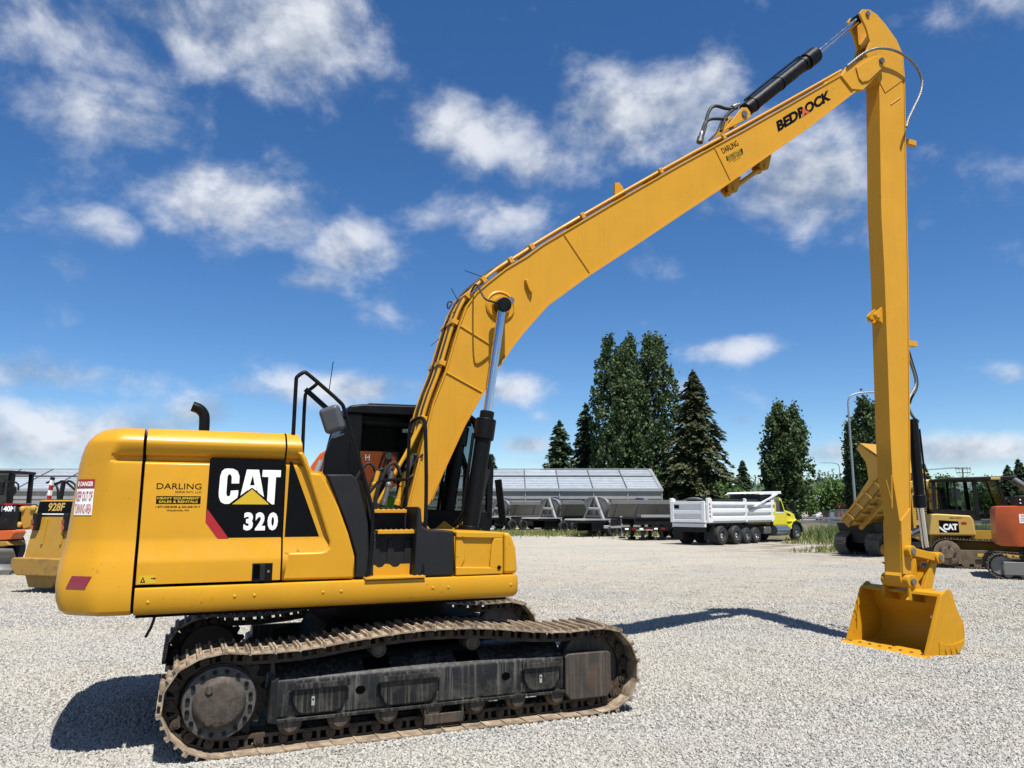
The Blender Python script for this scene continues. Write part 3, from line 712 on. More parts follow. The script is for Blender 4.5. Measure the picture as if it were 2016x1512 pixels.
def cw_text(s, z0, z1, t0, t1, m, bold, off=.0075):
    """t0 is the right end nearest the seam, text reads towards it"""
    src = text_mb(s, (0, 0, 0), (1, 0, 0), (0, 1, 0), 1, 1, bold, 0)
    out = []
    for (a, b, _) in src.v:
        p, n_, d = on_cw(lerp(z0, z1, b), lerp(t1, t0, a)); nn_ = Vector((-abs(d.y), -abs(d.x), 0)).normalized(); out.append(tuple(p + nn_ * off))
    src.v = out
    return src
cw_text('DANGER', 2.183, 2.223, .388, .525, WHT, .03).build('lettering', WHT, sg)
cw_patch(2.183, 2.223, .54, .558, .0075, nt=2).build('triangle', WHT, sg)
cw_text('KEEP OUT OF', 2.06, 2.14, .385, .563, REDV, .005).build('lettering', REDV, sg)
cw_text('TURNING AREA', 1.955, 2.035, .385, .563, REDV, .005).build('lettering', REDV, sg)
cw_patch(1.345, 1.445, .33, .53, .004, skew=-.05).build('reflector', REDR, EX)
MB().box(-3.0, -2.96, -.50, -.42, 2.36, 2.42).build('rear_camera', BLK, EX, bevel=.01)
MB().box(SX0 - .008, SX0 + .01, -1.20, 1.20, 1.12, 2.62).build('rear_seam', SEAM, EX)
# seams showing dark between the panels
mb = MB()
mb.grid([[(x, y + .008, z) for x in (SX1 - .012, SX1 + .010)] for z, y in PROF]); mb.build('door_seam', SEAM, EX)
# skirt rail along the bottom
pr = [(-1.05, 1.112), (-1.27, 1.114), (-1.325, 1.135), (-1.350, 1.185), (-1.350, 1.30), (-1.343, 1.33), (-1.325, 1.338), (-1.05, 1.338)]
rl = MB(); rws = []
FX = .985
for x, k in [(SX0 + .012, 0), (FX - .10, 0), (FX - .05, .012), (FX - .015, .045), (FX, .10)]:
    rws.append([(x, min(y + k, -1.04), z if 1.15 < z < 1.3 else (z + k * .3 if z < 1.2 else z - k * .1)) for y, z in pr])
rl.grid(rws, wrap=True); q_ = len(pr)
rl.add(rws[0], [tuple(range(q_))]); rl.add(rws[-1], [tuple(range(q_))])
SKIRT = rl.build('skirt_rail', YEL, EX, sharp=30)
for px, py in ((291, 1186), (462, 1174), (501, 1172), (636, 1166), (672, 1164), (852, 1157), (883, 1156), (1006, 1151)):
    x, z = L(px, py, -1.352); MB().lathe([(.0135, 0), (.013, .004), (.008, .008), (.0001, .009)], (x, -1.349, z), (0, -1, 0), 14).build('rivet', YEL, SKIRT)
MB().box(SX0 + .02, FX - .06, -1.1, 1.32, 1.07, 1.30).build('deck', BLKU, EX)
far = MB().prism([(SX0, 1.12), (FX, 1.12), (FX, 1.34), (SX0, 1.34)], 1.05, 1.34).build('skirt_rail', YEL, EX, bevel=.02)
MB().box(-1.33, -.62, .2, 1.3, 1.34, 2.05).build('left_cover', YEL, EX, bevel=.03)
# door latch and small warning sticker
x0, z0 = L(495, 1146, -1.3025); x1, z1 = L(537, 1108, -1.3025)
lt = MB().box(x0, x1, -1.3105, -1.2955, z0, z1).build('door_latch', BLK, EX, bevel=.004)
MB().box(x0 + .012, x0 + .06, -1.3135, -1.3055, z0 + .03, z1 - .012).build('finger_recess', SEAM, lt)
MB().box(lerp(x0, x1, .38), lerp(x0, x1, .62), -1.3275, -1.3055, z0 + .012, z1 - .012).build('grip', PLAS, lt, bevel=.004)
MB().cyl((lerp(x0, x1, .8), -1.3175, lerp(z0, z1, .55)), (lerp(x0, x1, .8), -1.3055, lerp(z0, z1, .55)), .012, seg=14).build('lock', STEEL, lt)
x0, z0 = L(272, 1150, -1.3025); x1, z1 = L(307, 1133, -1.3025)
st = MB().box(x0, x1, -1.3040, -1.2995, z0, z1).build('warning_sticker', YELV, EX)
xm = lerp(x0, x1, .5)
MB().prism([(x0 + .012, z0 + .01), (xm - .012, z0 + .01), ((x0 + xm) / 2, z1 - .008)], -1.3050, -1.3015).build('triangle', BLK, st)
MB().prism([(x0 + .026, z0 + .017), (xm - .026, z0 + .017), ((x0 + xm) / 2, z1 - .024)], -1.3057, -1.3015).build('triangle_field', YELV, st)
MB().prism([(xm + .03, z0 + .038), (xm + .055, z0 + .038), (xm + .055, z0 + .03), (xm + .066, z0 + .042), (xm + .055, z0 + .054), (xm + .055, z0 + .046), (xm + .03, z0 + .046)], -1.3050, -1.3015).build('pictogram', BLK, st)

# ---- logo panels and lettering on the flat of the doors
def C1(x, y): return 80 + x * .29762, 780 + y * .29762       # enlarged view 1 to photo
YP = PY - .0015
def pp(lst, y=YP, conv=C1): return [L(*conv(a, b), y) for a, b in lst]
lp = MB().prism(pp([(1132, 404), (1624, 418), (1592, 950), (1180, 956), (1090, 832), (1120, 420)]), YP, PY + .004).build('logo_panel', DECB, EX)
MB().prism(pp([(1102, 745), (1252, 953), (1180, 956), (1090, 832)], YP - .001), YP - .001, YP + .001).build('red_corner', REDV, lp)
T_ = YP - .0022
Cpoly = [(1240, 478), (1275, 480), (1303, 495), (1316, 530), (1313, 577), (1263, 577), (1265, 535), (1258, 518), (1245, 516), (1236, 530), (1228, 640), (1231, 658), (1243, 664), (1254, 655), (1258, 625), (1308, 622),
         (1306, 650), (1300, 672), (1262, 700), (1246, 712), (1215, 712), (1192, 700), (1180, 670), (1178, 640), (1188, 530), (1200, 495), (1220, 480)]
MB().prism(pp(Cpoly, T_), T_, YP + .001).build('letter', WHT, lp)
MB().prism(pp([(1365, 485), (1445, 487), (1477, 666), (1436, 634), (1427, 596), (1416, 590), (1404, 522), (1384, 590), (1374, 618), (1322, 657)], T_), T_, YP + .001).build('letter', WHT, lp)
MB().prism(pp([(1384, 590), (1416, 590), (1427, 600), (1430, 628), (1399, 604), (1370, 624)], T_ + .0002), T_ + .0002, YP + .001).build('letter_bar', WHT, lp)
MB().prism(pp([(1470, 488), (1590, 490), (1588, 535), (1557, 535), (1545, 715), (1530, 716), (1498, 690), (1508, 535), (1466, 533)], T_), T_, YP + .001).build('letter', WHT, lp)
MB().prism(pp([(1267, 715), (1399, 615), (1512, 716)], T_), T_, YP + .001).build('yellow_triangle', YELV, lp)
def panel_text(s, c0, c1, m, parent, bold, y=T_, conv=C1, sx=(1, 0, 0)):
    a = L(*conv(*c0), y); b = L(*conv(*c1), y)
    return text_mb(s, (a[0], y, a[1]), (1, 0, 0), (0, 0, 1), b[0] - a[0], b[1] - a[1], bold, .0).build('lettering', m, parent)
for ch_, xa_, xb_ in (('3', 1340, 1408), ('2', 1417, 1489), ('0', 1498, 1572)): panel_text(ch_, (xa_, 888), (xb_, 768), WHT, lp, .05)
fp = MB().prism(pp([(1650, 425), (1668, 440), (1845, 935), (1838, 948), (1612, 950)]), YP, PY + .004).build('black_panel', DECB, EX)
bx0 = L(*C1(762, 712), YP); bx1 = L(*C1(1060, 662), YP)
dc = MB().box(bx0[0], bx1[0], YP, PY + .003, bx0[1], bx1[1]).build('dealer_decal', DECB, EX)
panel_text('DARLING', (766, 614), (1066, 578), DECB, dc, .004, YP)
panel_text('SONS INTL LLC', (890, 640), (1064, 628), DECB, dc, .004, YP)
panel_text('HEAVY EQUIPMENT', (772, 685), (1050, 668), YELV, dc, .03)
panel_text('SALES & RENTALS', (780, 706), (1040, 690), YELV, dc, .03)
panel_text('1-877-328-8308', (760, 738), (902, 725), DECB, dc, .015, YP)
panel_text('360-668-7017', (932, 738), (1056, 725), DECB, dc, .015, YP)
MB().prism(pp([(910, 738), (926, 738), (918, 725)]), YP, PY + .002).build('triangle', DECB, dc)
panel_text('Woodinville, Wa', (832, 763), (982, 749), DECB, dc, .015, YP)
# ---- steps, boxes
def C2(x, y): return 520 + x * .33069, 700 + y * .33069
def C6(x, y): return 1340 + x * .27778, y * .27778
def C5(x, y): return 760 + x * .27778, 480 + y * .27778
pl = pp([(368, 706), (520, 706), (545, 722), (560, 745), (600, 900), (622, 1000), (628, 1180), (612, 1325), (542, 1325), (545, 1180), (500, 1030), (450, 900), (385, 735)], -1.29, C2)
gs = MB().prism(pl, -1.285, -1.0).build('step_surround', PLAS, EX, bevel=.02)
MB().prism(pp([(590, 745), (600, 745), (655, 1000), (650, 1320), (628, 1320), (632, 1000)], -1.2, C2), -1.2, -1.0).build('step_surround', PLAS, EX, bevel=.008)
prf = [(-1.17, 1.34), (-1.17, 1.765), (-.94, 1.765), (-.94, 1.96), (-.55, 1.96), (-.55, 1.34)]
sw = MB().prism(prf, -.60, .02, 'x').build('stairwell', PLAS, EX, bevel=.01)
for x0 in (-.50, -.36, -.19, -.09):
    MB().prism([(x0, 1.40), (x0 + .085, 1.40), (x0 + .07, 1.70), (x0 + .015, 1.70)], -1.185, -1.165).build('rib', PLAS, sw, bevel=.006)
def tread(x0, x1, y0, y1, z, h, name='tread'):
    t = MB().box(x0, x1, y0, y1, z - h, z).build(name, YEL, EX, bevel=.004)
    n = int((x1 - x0) / .05); mb = MB()
    for k in range(n):
        x = lerp(x0 + .03, x1 - .03, k / max(1, n - 1)); mb.cyl((x, y0 + .012, z), (x, y0 + .012, z + .008), .011, .008, 8)
    mb.build('grip_stud', YEL, t); return t
tread(-.49, -.12, -1.02, -.90, 1.985, .034)
tread(-.465, -.05, -1.25, -1.12, 1.79, .036)
t = tread(-.60, -.02, -1.372, -1.19, 1.362, .02)
MB().prism([(-.51, 1.36), (-.13, 1.36), (-.13, 1.465), (-.22, 1.465), (-.245, 1.44), (-.29, 1.435), (-.33, 1.465), (-.37, 1.47), (-.40, 1.44), (-.44, 1.435), (-.47, 1.46), (-.51, 1.455)], -1.195, -1.183).build('kick_plate', YEL, t)
sb = MB().prism([(-.03, 1.345), (.285, 1.345), (.285, 1.775), (.20, 1.785), (.0, 1.80), (-.045, 1.83), (-.06, 2.0), (-.10, 2.02), (-.12, 1.34)], -1.325, -.55).build('grey_step_box', PLAS, EX, bevel=.025)
# yellow tool box with a pressed-in panel
tb = MB().prism([(.30, 1.345), (.80, 1.345), (.80, 1.757), (.30, 1.775)], -1.300, -.45).build('tool_box', YEL, EX, bevel=.02)
mb = MB(); mb.prism([(.30, 1.71), (.80, 1.695), (.80, 1.755), (.30, 1.773)], -1.330, -1.29); mb.prism([(.30, 1.347), (.80, 1.347), (.80, 1.41), (.30, 1.43)], -1.330, -1.29)
mb.prism([(.66, 1.40), (.80, 1.40), (.80, 1.70), (.70, 1.70), (.68, 1.64), (.66, 1.45)], -1.330, -1.29)
mb.prism([(.30, 1.42), (.36, 1.42), (.40, 1.50), (.40, 1.62), (.36, 1.71), (.30, 1.71)], -1.314, -1.29)
mb.build('raised_rim', YEL, tb, bevel=.012)
MB().prism([(.812, 1.345), (.955, 1.345), (.962, 1.40), (.945, 1.60), (.90, 1.72), (.86, 1.752), (.812, 1.756)], -1.325, -.45).build('tool_box_end', YEL, EX, bevel=.035, seg=4)
x, z = L(986, 1117, -1.33); MB().cyl((x - .02, -1.338, z), (x - .02, -1.325, z), .02, seg=16).build('lock', BLK, tb)
MB().box(.3, .95, -.46, -.26, 1.35, 1.70).build('front_deck', BLK, EX)
# ---- handrails
def rail(pts, r=.019, smooth=2, name='handrail', m=BLK): return MB().tube(pts, r, 10, smooth).build(name, m, EX)
def P3(px, py, y):
    a = L(px, py, y); return Vector((a[0], y, a[1]))
rail([P3(577, 862, -1.14), P3(583, 748, -1.14), P3(584, 742, -1.14), P3(598, 732, -1.14), P3(604, 734, -1.14), P3(671, 792, -1.17), P3(678, 803, -1.18), P3(732, 995, -1.28), P3(735, 1015, -1.29), P3(728, 1120, -1.33), P3(722, 1136, -1.33)])
rail([P3(595, 900, -.98), P3(600, 782, -.98), P3(603, 772, -.98), P3(622, 758, -1.05), P3(626, 752, -1.14)], .018)
rail([P3(831, 1134, -1.32), P3(840, 1000, -1.25), P3(838, 838, -1.1), P3(835, 825, -1.06), P3(825, 822, -.98), P3(812, 829, -.86), P3(808, 838, -.84), P3(806, 850, -.84), P3(803, 930, -.84), P3(798, 1000, -.84)])
rail([P3(726, 972, -1.1), P3(743, 950, -1.0), P3(750, 945, -.95), P3(802, 944, -.85)], .015)
# mirror on its bracket
mbk = MB().obox(P3(601, 766, -1.05), P3(652, 812, -1.12), .012, .05, (0, 0, 1)).build('mirror_bracket', BLK, EX, bevel=.004)
c = P3(655, 826, -1.18)
Mr = Matrix.Translation(c) @ Matrix.Rotation(R(-20), 4, 'Y') @ Matrix.Rotation(R(-25), 4, 'Z')
mb = MB().box(-.10, .10, -.07, .05, -.125, .13).move(Mr); mr = mb.build('mirror', GRY, EX, bevel=.045, seg=4)
MB().box(-.085, .085, .045, .056, -.11, .115).move(Mr).build('mirror_glass', CHR, mr)
MB().cyl(c + Vector((.06, -.02, .02)), c + Vector((.12, .02, .04)), .03, seg=12).build('mirror_knuckle', BLK, mr)
# exhaust stack, antenna
e0 = P3(402, 842, -.55)
MB().tube([e0 + Vector((0, 0, -.15)), e0 + Vector((0, 0, .08)), e0 + Vector((-.012, 0, .14)), e0 + Vector((-.055, 0, .185)), e0 + Vector((-.12, 0, .205))], .050, 20, 2).build('exhaust_stack', BLK, EX)
MB().tube([P3(648, 768, .2), P3(656, 712, .2)], .005, 6).build('antenna', BLK, EX)

# ---- cab
NY, FY = .34, 1.28
CABO = [(-.50, 1.36), (-.575, 2.05), (-.62, 2.55), (-.46, 3.19), (1.00, 3.20), (1.16, 3.08), (1.37, 2.5), (1.345, 1.75), (1.25, 1.36)]
roof = MB().prism([(-.50, 3.09), (-.46, 3.19), (-.30, 3.215), (.6, 3.235), (1.0, 3.20), (1.15, 3.09)], NY - .02, FY + .02).build('cab_roof', BLK, EX, bevel=.03, seg=3)
MB().prism([(-.28, 3.215), (-.2, 3.245), (.5, 3.255), (.6, 3.232)], NY + .1, FY - .1).build('roof_hatch', BLK, roof, bevel=.01)
def cab_side(y, name):
    y0, y1 = (y, y + .07) if y < .8 else (y - .07, y)
    mb = MB()
    mb.prism([(-.49, 1.36), (1.25, 1.36), (1.33, 1.75), (1.33, 1.95), (-.30, 2.02), (-.55, 2.02)], y0, y1)          # door panel below
    mb.prism([(-.555, 2.0), (-.33, 2.0), (-.30, 3.1), (-.48, 3.1), (-.60, 2.55)], y0, y1)
    mb.prism([(.40, 1.95), (.46, 1.95), (.47, 3.1), (.41, 3.1)], y0, y1)
    mb.prism([(1.27, 1.9), (1.345, 1.75), (1.37, 2.5), (1.16, 3.1), (1.07, 3.1), (1.29, 2.5)], y0, y1)
    f = mb.build(name, BLK, EX, bevel=.012)
    ym = (y0 + y1) / 2
    MB().prism([(-.31, 2.02), (.40, 1.99), (.41, 3.09), (-.30, 3.09)], ym - .003, ym + .003).build('window_pane', GLASS, f)
    MB().prism([(.46, 1.98), (1.27, 1.94), (1.30, 2.5), (1.08, 3.09), (.47, 3.09)], ym - .003, ym + .003).build('window_pane', GLASS, f)
    return f
cab_side(NY, 'cab_side'); cab_side(FY, 'cab_side')
mb = MB().box(-.52, -.46, NY + .07, FY - .07, 1.36, 2.2); mb.prism([(-.60, 2.5), (-.62, 2.56), (-.48, 3.1), (-.44, 3.1)], NY + .07, NY + .14); mb.build('cab_rear', BLK, EX)
MB().prism([(-.56, 2.2), (-.60, 2.55), (-.47, 3.09), (-.462, 3.09), (-.592, 2.55), (-.552, 2.2)], NY + .07, FY - .07).build('rear_window', GLASS, EX)
MB().prism([(1.335, 1.9), (1.36, 2.5), (1.15, 3.08), (1.142, 3.08), (1.352, 2.5), (1.327, 1.9)], NY + .07, FY - .07).build('windshield', GLASS, EX)
MB().box(1.24, 1.33, NY + .07, FY - .07, 1.36, 1.92).build('cab_front', BLK, EX, bevel=.01)
MB().box(-.45, 1.24, NY + .07, FY - .07, 1.36, 1.50).build('cab_floor', BLK, EX)
# quarter cover bulging behind the near rear post
MB().prism([(-.66, 2.02), (-.44, 2.02), (-.40, 2.3), (-.46, 2.5), (-.44, 2.75), (-.52, 2.86), (-.66, 2.8), (-.735, 2.6), (-.745, 2.4), (-.71, 2.2), (-.65, 2.1)], NY - .06, NY + .02).build('quarter_cover', BLK, EX, bevel=.02)
MB().box(-.30, 1.05, FY - .12, FY - .085, 2.72, 3.08).build('dark_window_block', RUB, EX)  # added black sheet, blocks the far window so the glass looks dark
MB().box(-.44, -.34, NY + .1, .62, 1.5, 2.9).build('rear_trim', RUB, EX)
MB().box(.35, .5, FY - .16, FY - .085, 1.5, 3.0).build('door_trim', RUB, EX)
MB().box(-.3, 1.1, NY + .1, FY - .1, 3.02, 3.08).build('headliner', RUB, EX)
st = MB().prism([(-.28, 1.75), (.28, 1.75), (.30, 1.90), (-.14, 1.92), (-.26, 2.75), (-.38, 2.75)], .62, 1.08).build('operator_seat', RUB, EX, bevel=.05, seg=3)
MB().box(-.35, -.22, .72, .98, 2.70, 2.92).build('headrest', RUB, st, bevel=.04)
for yy in (.5, 1.12): MB().box(-.1, .42, yy - .06, yy + .06, 1.6, 2.0).build('console', RUB, EX, bevel=.03)
MB().box(.72, .78, .40, .56, 2.05, 2.32).build('monitor', RUB, EX, bevel=.01)
MB().box(.2, .36, NY + .066, NY + .07, 2.90, 2.945).build('window_sticker', WHT, EX)
# wiper and light on the cab front
rail([(1.36, .5, 1.9), (1.385, .7, 2.5)], .01, 0, 'wiper'); rail([(1.36, NY - .03, 1.80), (1.43, NY - .08, 1.78), (1.46, NY - .1, 1.82)], .012, 1, 'mirror_arm')
MB().obox((1.45, NY - .1, 1.82), (1.40, NY - .06, 2.35), .03, .09).build('front_mirror', BLK, EX, bevel=.01)
vest = MB().prism([(.02, 1.93), (.20, 1.95), (.25, 2.04), (.12, 2.15), (-.02, 2.12), (-.06, 2.0)], .50, .60)
HIVIS = mat('hi_vis_fabric', (.22, .62, .06), .8, var=.3, scale=14, bump=.6, bscale=12)
vo = vest.build('safety_vest', HIVIS, None, bevel=.03, seg=3)
vo.location = UV * UC + VV * VC; vo.rotation_euler = (0, 0, TH); tag(vo, 'crumpled lime green safety vest lying inside the excavator cab', 'vest')

# ---- boom
BT = [(801, 1000), (811, 960), (838, 849), (852, 794), (877, 730), (893, 674), (902, 644), (918, 602), (938, 574), (960, 555), (996, 527), (1038, 502), (1068, 480), (1200, 402), (1340, 322), (1462, 256), (1579, 190), (1665, 141)]
BH = [(1671, 128), (1723, 107), (1740, 111), (1744, 120), (1740, 131), (1709, 167), (1698, 178)]
BB = [(1684, 181), (1587, 256), (1507, 311), (1423, 370), (1351, 417), (1237, 493), (1160, 543), (1120, 572), (1079, 602), (1054, 630), (1032, 655), (1010, 683), (988, 716), (960, 761), (916, 838), (893, 888), (844, 994)]
BY = .25
bt = [L(a, b, -BY) for a, b in BT]; bh = [L(a, b, -BY) for a, b in BH]; bb = [L(a, b, -BY) for a, b in BB]
foot = [(.30, 1.86), (.22, 1.70), (.08, 1.68), (.0, 1.80)]
web = bt + bb + foot
boom = MB().prism(web, -BY + .015, BY - .015).build('boom', YEL2, EX, sharp=25)
MB().strip(bt, -BY, BY, -.018).build('top_plate', YEL2, boom, sharp=40)
MB().strip(bb, -BY - .004, BY + .004, -.024).build('bottom_plate', YEL2, boom, sharp=40)
# forked nose that grips the stick
for s_ in (-1, 1):
    nose = [L(a, b, -BY) for a, b in [(1655, 149), (1671, 128), (1690, 119), (1723, 107), (1740, 111), (1745, 121), (1740, 133), (1725, 150), (1709, 167), (1698, 178), (1688, 177), (1676, 176)]]
    MB().prism(nose, s_ * .17, s_ * (BY + .012)).build('nose_plate', YEL2, boom, bevel=.008)
    plate = [L(*C6(a, b), -BY - .02) for a, b in [(1240, 480), (1375, 400), (1430, 405), (1450, 440), (1440, 470), (1330, 575), (1285, 585), (1262, 560)]]
    MB().prism(plate, s_ * (BY + .012), s_ * (BY + .035)).build('boss_plate', YEL2, boom, bevel=.008)
np_ = L(*C6(1425, 430), -BY - .05)
MB().cyl((np_[0], -BY - .07, np_[1]), (np_[0], BY + .07, np_[1]), .05, seg=20).build('nose_pin', STEEL, EX)
# weld seams and doubler rings
for (a, b) in ((C5(420, 905), C5(690, 1055)), ((1112, 462), (1165, 541)), ((1408, 290), (1440, 356)), ((905, 640), (985, 690)), (C2(1000, 860), C2(1070, 690))):
    p, q = L(*a, -BY), L(*b, -BY)
    MB().tube([(p[0], -BY + .013, p[1]), (q[0], -BY + .013, q[1])], .012, 8).build('weld_seam', YEL2, boom)
cp = L(*C5(812, 440), -BY)
MB().lathe([(.19, 0), (.19, .012), (.17, .024), (.165, .012), (.12, .014), (.11, .05), (.0001, .05)], (cp[0], -BY + .012, cp[1]), (0, -1, 0), 40).build('pin_boss', YEL2, boom, sharp=30)
# lifting eyes, small brackets
p = L(1218, 366, -.05)
MB().prism([(p[0] - .05, p[1] - .30), (p[0] + .16, p[1] - .17), (p[0] + .08, p[1] + .02), (p[0] + .03, p[1] + .07), (p[0] - .04, p[1] + .05)], -.02, .02).build('lifting_eye', YEL2, boom)
p = L(*C5(1012, 300), -BY)
MB().prism([(p[0] - .06, p[1] + .07), (p[0] - .02, p[1] + .08), (p[0] + .03, p[1] + .02), (p[0] + .05, p[1] - .03), (p[0] + .03, p[1] - .10), (p[0] - .01, p[1] - .05)], -BY - .035, -BY + .02).build('lug', YEL2, boom, bevel=.006)
# tie bar under the boom
ta, tb_ = L(1437, 369, 0), L(1498, 325, 0)
for q in (ta, tb_):
    mb = MB()
    for s_ in (-.09, .06): mb.prism([(q[0] - .12, q[1] + .09), (q[0] - .10, q[1] - .07), (q[0] - .03, q[1] - .13), (q[0] + .06, q[1] - .09), (q[0] + .14, q[1] + .16)], s_, s_ + .03)
    mb.cyl((q[0], -.12, q[1] - .06), (q[0], .12, q[1] - .06), .035, seg=12)
    mb.build('lug', YEL2, boom)
MB().cyl((ta[0], 0, ta[1] - .05), (tb_[0], 0, tb_[1] - .05), .035, seg=12).build('tie_bar', YEL2, boom)
# steel pipes along the top of the boom
def offset_path(pts, d):
    o = []
    for i, p in enumerate(pts):
        a = Vector(pts[max(i - 1, 0)]); b = Vector(pts[min(i + 1, len(pts) - 1)]); t = (b - a).normalized(); o.append((p[0] - t.y * d, p[1] + t.x * d))
    return o
up = bt[2:]
for yy, dd, rr, m_ in ((-.19, .055, .021, YEL2), (-.11, .055, .021, YEL2), (-.03, .06, .017, YEL2), (.10, .06, .021, YEL2), (.18, .06, .021, YEL2)):
    pts = [(a, yy, b) for a, b in offset_path(up, dd)]
    if yy < -.05: pts = [(L(740, 1020, yy)[0] - .0 + (yy + .19) * .4, yy - .05, 2.05)] + pts
    MB().tube(pts, rr, 8, 1).build('boom_pipe', m_, EX)
for yy, dd in ((-.145, .075), (.02, .09)):
    pts = [(a, yy, b) for a, b in offset_path(up[:9], dd)]
    MB().tube(pts, .014, 8, 1).build('boom_hose', RUB, EX)
mb = MB()
for q in (.03, .16, .30, .40, .50, .60, .68, .76, .84, .91):
    pos = q * (len(up) - 2); i = int(pos); a, b = Vector(offset_path(up, .05)[i]), Vector(offset_path(up, .05)[i + 1]); p = a.lerp(b, pos - i); t = (b - a).normalized()
    cl = MB().obox((p.x - t.x * .03, 0, p.y - t.y * .03), (p.x + t.x * .03, 0, p.y + t.y * .03), .46, .075, (-t.y, 0, t.x)).build('pipe_clamp', YEL2, EX, bevel=.005)
# thin cable ties sticking out and the grease hose to the rod eye
for a, b in ((C5(650, 222), C5(555, 188)), (C5(500, 385), C5(462, 315)), (C5(350, 695), C5(315, 725)), (C5(1180, 0), C5(1183, 40))):
    MB().tube([P3(*a, -.12) + (P3(*a, -.12) - P3(*b, -.12)) * .8, P3(*b, -.12)], .005, 6).build('cable_tie', RUB, EX)
MB().tube([P3(*C5(462, 430), -.1), P3(*C5(440, 470), -.1), P3(*C5(432, 425), -.1), P3(*C5(452, 405), -.1), P3(*C5(470, 420), -.1)], .01, 8, 2).build('cable_loop', RUB, EX)
MB().tube([P3(*C5(600, 345), -.24), P3(*C5(632, 285), -.30), P3(*C5(655, 300), -.42), P3(*C5(690, 380), -.55), P3(*C5(720, 403), -.56), P3(*C5(800, 420), -.5)], .012, 8, 2).build('grease_hose', RUB, EX)
# ---- boom cylinders
def cyl_pair(y, near):
    a, b, e = L(925, 1045, -.45), L(958, 820, -.45), L(989, 602, -.45)
    a, b, e = [Vector((q[0], y, q[1])) for q in (a, b, e)]
    d = (b - a).normalized()
    bar = MB().cyl(a - d * .25, b - d * .22, .092, seg=28).build('boom_cylinder', BLK, EX)
    MB().cyl(b - d * .27, b - d * .03, .118, seg=28).build('gland', BLK, bar, bevel=.012)
    MB().cyl(b - d * .04, b + d * .06, .082, seg=28).build('gland', BLK, bar, bevel=.006)
    MB().cyl(a - d * .05, a + d * .05, .125, seg=24).build('band', BLK, bar, bevel=.01)
    MB().cyl(b, e, .05, seg=24).build('piston_rod', CHR, bar)
    s_ = -1 if y < 0 else 1
    MB().cyl((e.x, y - .085, e.z), (e.x, y + .085, e.z), .088, seg=28).build('rod_eye', BLK, bar, bevel=.012)
    o = d.orthogonal()
    MB().tube([b - d * .2 + Vector((-.13, 0, .0)), a + d * .2 + Vector((-.12, 0, 0)), a + Vector((-.16, .1, .05))], .02, 8).build('pipe', BLK, bar)
    return bar
cyl_pair(-.45, True); cyl_pair(.45, False)
MB().cyl((cp[0] + .02, -.53, cp[1]), (cp[0] + .02, .53, cp[1]), .045, seg=16).build('rod_pin', STEEL, EX)
mb = MB().prism([(.45, 1.30), (.95, 1.30), (.86, 1.75), (.72, 1.85), (.6, 1.75)], -.36, -.32); mb.prism([(.45, 1.30), (.95, 1.30), (.86, 1.75), (.72, 1.85), (.6, 1.75)], .32, .36)
mb.prism([(-.10, 1.3), (.45, 1.3), (.36, 1.75), (.2, 1.92), (.02, 1.86), (-.08, 1.7)], -.34, -.28); mb.prism([(-.10, 1.3), (.45, 1.3), (.36, 1.75), (.2, 1.92), (.02, 1.86), (-.08, 1.7)], .28, .34)
mb.build('boom_mount', YEL, EX, bevel=.01)
MB().cyl((.16, -.37, 1.76), (.16, .37, 1.76), .06, seg=18).build('foot_pin', STEEL, EX)
# valve block and loose hoses round the boom foot
MB().box(-.75, .25, -.45, .28, 1.34, 1.85).build('valve_block', BLK, EX, bevel=.02)
rnd = random.Random(3)
for k in range(8):
    x = rnd.uniform(-.45, .05); y = rnd.uniform(-.4, .15); 
    MB().tube([(x, y, 1.8), (x + rnd.uniform(-.1, .1), y, 2.15), (x + .15, y - .05, 2.45 + rnd.uniform(-.1, .15)), (x + .3, y, 2.25), (.22 + rnd.uniform(-.05, .1), rnd.uniform(-.28, .1), 2.6)], rnd.choice((.014, .017, .020)), 8, 2).build('hydraulic_hose', RUB, EX)
for k in range(5):
    x = rnd.uniform(.75, 1.1); y = rnd.uniform(-.1, .25)
    MB().tube([(x, y, 1.35), (x - .1, y - .1, 1.75), (x + .05, y, 2.1), (x + .12, y - .06, 2.45)], .016, 8, 2).build('hydraulic_hose', RUB, EX)
for k in range(3):
    x, z = L(728 + k * 30, 985, -.75)
    MB().lathe([(.035, 0), (.035, .05), (.026, .055), (.026, .2), (.032, .205), (.032, .23), (.024, .24), (.024, .36)], (x, -.72 + .05 * k, z - .05), (.25, 0, 1), 14).build('pipe_fitting', YEL2 if k != 1 else STEEL, EX)
# ---- lettering on the boom
def boom_text(s, c0, c1, hpx, m, parent, bold=.02, shear=.25, y=-BY - .0005, conv=C6):
    a, b = L(*conv(*c0), y), L(*conv(*c1), y); A, B = Vector((a[0], y, a[1])), Vector((b[0], y, b[1])); d = (B - A); w = d.length; d.normalize()
    return text_mb(s, A, d, Vector((-d.z, 0, d.x)), w, hpx, bold, -.012 if False else 0.0, shear).build('lettering', m, parent)
YB = -BY + .0125
boom_text('BEDROCK', (692, 936), (1080, 696), .155, DECB, boom, .05, .3, YB)
MB().prism([L(*C6(u_, w_), YB - .001) for u_, w_ in ((862, 772), (880, 762), (886, 780), (918, 796), (898, 806), (884, 796), (874, 824), (864, 830))], YB - .0012, YB + .002).build('orange_stroke', ORNV, boom)
boom_text('DARLING', (303, 1090), (414, 1030), .085, DECB, boom, .004, 0, YB)
MB().prism([L(*C6(u_, w_), YB) for u_, w_ in ((328, 1140), (442, 1082), (436, 1050), (322, 1108))], YB - .0005, YB + .003).build('decal_bar', DECB, boom)
boom_text('HEAVY EQUIPMENT', (334, 1118), (430, 1070), .028, YELV, boom, .03, 0, YB - .001)
